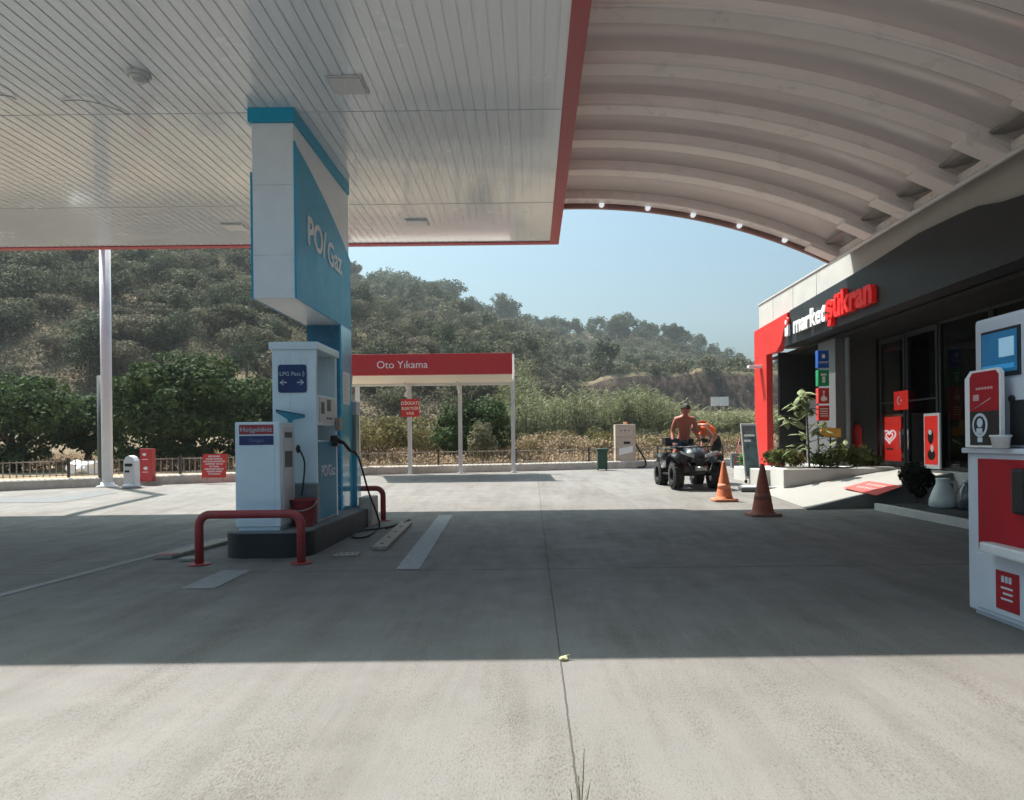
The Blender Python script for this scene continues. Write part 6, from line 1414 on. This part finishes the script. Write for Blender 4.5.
# join the head into the body mesh
mbh = MB(); Mh = head_mesh(mbh, (0, -.12, hipz+.665), R(8), R(38), .112); me = bpy.data.meshes.new('h'); mbh.bm.to_mesh(me); mbh.bm.free()
bmj = bmesh.new(); bmj.from_mesh(body.data); bmj.from_mesh(me); bmj.to_mesh(body.data); bmj.free(); bpy.data.meshes.remove(me)
for p_ in body.data.polygons: p_.use_smooth = True
part(man, 'hair', hair_mesh(Mh), hair_m); face_parts(man, body, Mh)
Js = {'hips': (0, .12, hipz+.01, .150, .115), 'top': (0, .11, hipz+.09, .142, .108)}; Es = [('hips', 'top')]
for s, sx in (('l', -1), ('r', 1)): Js[s+'hip'] = (sx*.10, .12, hipz-.06, .110); Js[s+'th'] = (sx*.19, .06, hipz-.24, .098); Es += [('hips', s+'hip'), (s+'hip', s+'th')]
skin_body(man, 'shorts', Js, Es, shorts_m, 'hips')

# second person bending over beside the quad, orange shirt and black shorts
p2 = PX(709, 441, qb_p.y+.75); z2 = gz(0, p2.y)
per = thing('person', 'person in orange top and black shorts bending down behind the quad bike', 'person', (p2.x, p2.y, z2), world=False)
hz = .95
J = {'hips': (.18, .08, hz+.07, .135, .12), 'waist': (.06, .02, hz+.20, .125, .10), 'chest': (-.08, -.06, hz+.33, .145, .11), 'upch': (-.18, -.12, hz+.37, .135, .10), 'neck0': (-.27, -.18, hz+.36, .06), 'neck1': (-.31, -.21, hz+.33, .055)}
E = [('hips', 'waist'), ('waist', 'chest'), ('chest', 'upch'), ('upch', 'neck0'), ('neck0', 'neck1')]
for s, dy in (('l', -.12), ('r', .12)):
    J[s+'hip'] = (.18, .08+dy*.8, hz, .10); J[s+'kn'] = (.12, .02+dy, hz-.42, .066); J[s+'an'] = (.22, .08+dy, .09, .042); J[s+'toe'] = (.06, .0+dy, .035, .036, .028)
    E += [('hips', s+'hip'), (s+'hip', s+'kn'), (s+'kn', s+'an'), (s+'an', s+'toe')]
    J[s+'sh'] = (-.18, -.12+dy*1.25, hz+.34, .07); J[s+'el'] = (-.12+(.14 if dy < 0 else 0), -.16+dy*1.6, hz+.08, .045); J[s+'wri'] = (-.20+(.1 if dy < 0 else 0), -.26+dy*1.5, hz-.12, .030)
    E += [('upch', s+'sh'), (s+'sh', s+'el'), (s+'el', s+'wri')]
    add_hand(J, E, Vector((-1, 0, 0)), J[s+'wri'][:3], (-.4, -.3, -.85), (-.3, -.9, .2), s)
body = skin_body(per, 'body', J, E, skin_m2, 'hips')
mbh = MB(); Mh = head_mesh(mbh, (-.36, -.26, hz+.29), R(-55), R(60), .108); me = bpy.data.meshes.new('h'); mbh.bm.to_mesh(me); mbh.bm.free()
bmj = bmesh.new(); bmj.from_mesh(body.data); bmj.from_mesh(me); bmj.to_mesh(body.data); bmj.free(); bpy.data.meshes.remove(me)
for p_ in body.data.polygons: p_.use_smooth = True
part(per, 'hair', hair_mesh(Mh), mat('sandy_hair', (.20, .12, .08), .7)); face_parts(per, body, Mh)
Js = {'waist': (.10, .04, hz+.18, .143, .12), 'chest': (-.08, -.06, hz+.33, .165, .128), 'upch': (-.20, -.13, hz+.37, .145, .112)}; Es = [('waist', 'chest'), ('chest', 'upch')]
for s, dy in (('l', -.12), ('r', .12)): Js[s+'sh'] = (-.18, -.12+dy*1.25, hz+.34, .085); Js[s+'sl'] = (-.15, -.14+dy*1.45, hz+.20, .070); Es += [('upch', s+'sh'), (s+'sh', s+'sl')]
skin_body(per, 'shirt', Js, Es, orange_m, 'chest')
Js = {'hips': (.19, .08, hz+.07, .155, .14), 'waist': (.10, .04, hz+.17, .138, .12)}; Es = [('hips', 'waist')]
for s, dy in (('l', -.12), ('r', .12)): Js[s+'hip'] = (.18, .08+dy*.8, hz-.02, .122); Js[s+'th'] = (.15, .04+dy*.95, hz-.26, .105); Es += [('hips', s+'hip'), (s+'hip', s+'th')]
skin_body(per, 'shorts', Js, Es, blackcloth, 'hips')

# ------------------------------------------------------------------ haze
mb = MB(); mb.box(-2600, 2600, -60, 760, -130, 130)
hz_m = bpy.data.materials.new('haze'); hz_m.use_nodes = True; n = hz_m.node_tree.nodes; l = hz_m.node_tree.links; n.clear()
ho = n.new('ShaderNodeOutputMaterial'); hv = n.new('ShaderNodeVolumePrincipled'); hv.inputs['Color'].default_value = (.86, .93, .96, 1); hv.inputs['Density'].default_value = .00042; hv.inputs['Anisotropy'].default_value = .3
l.new(hv.outputs[0], ho.inputs['Volume'])
single('haze', mb, hz_m, None, None, kind='stuff')
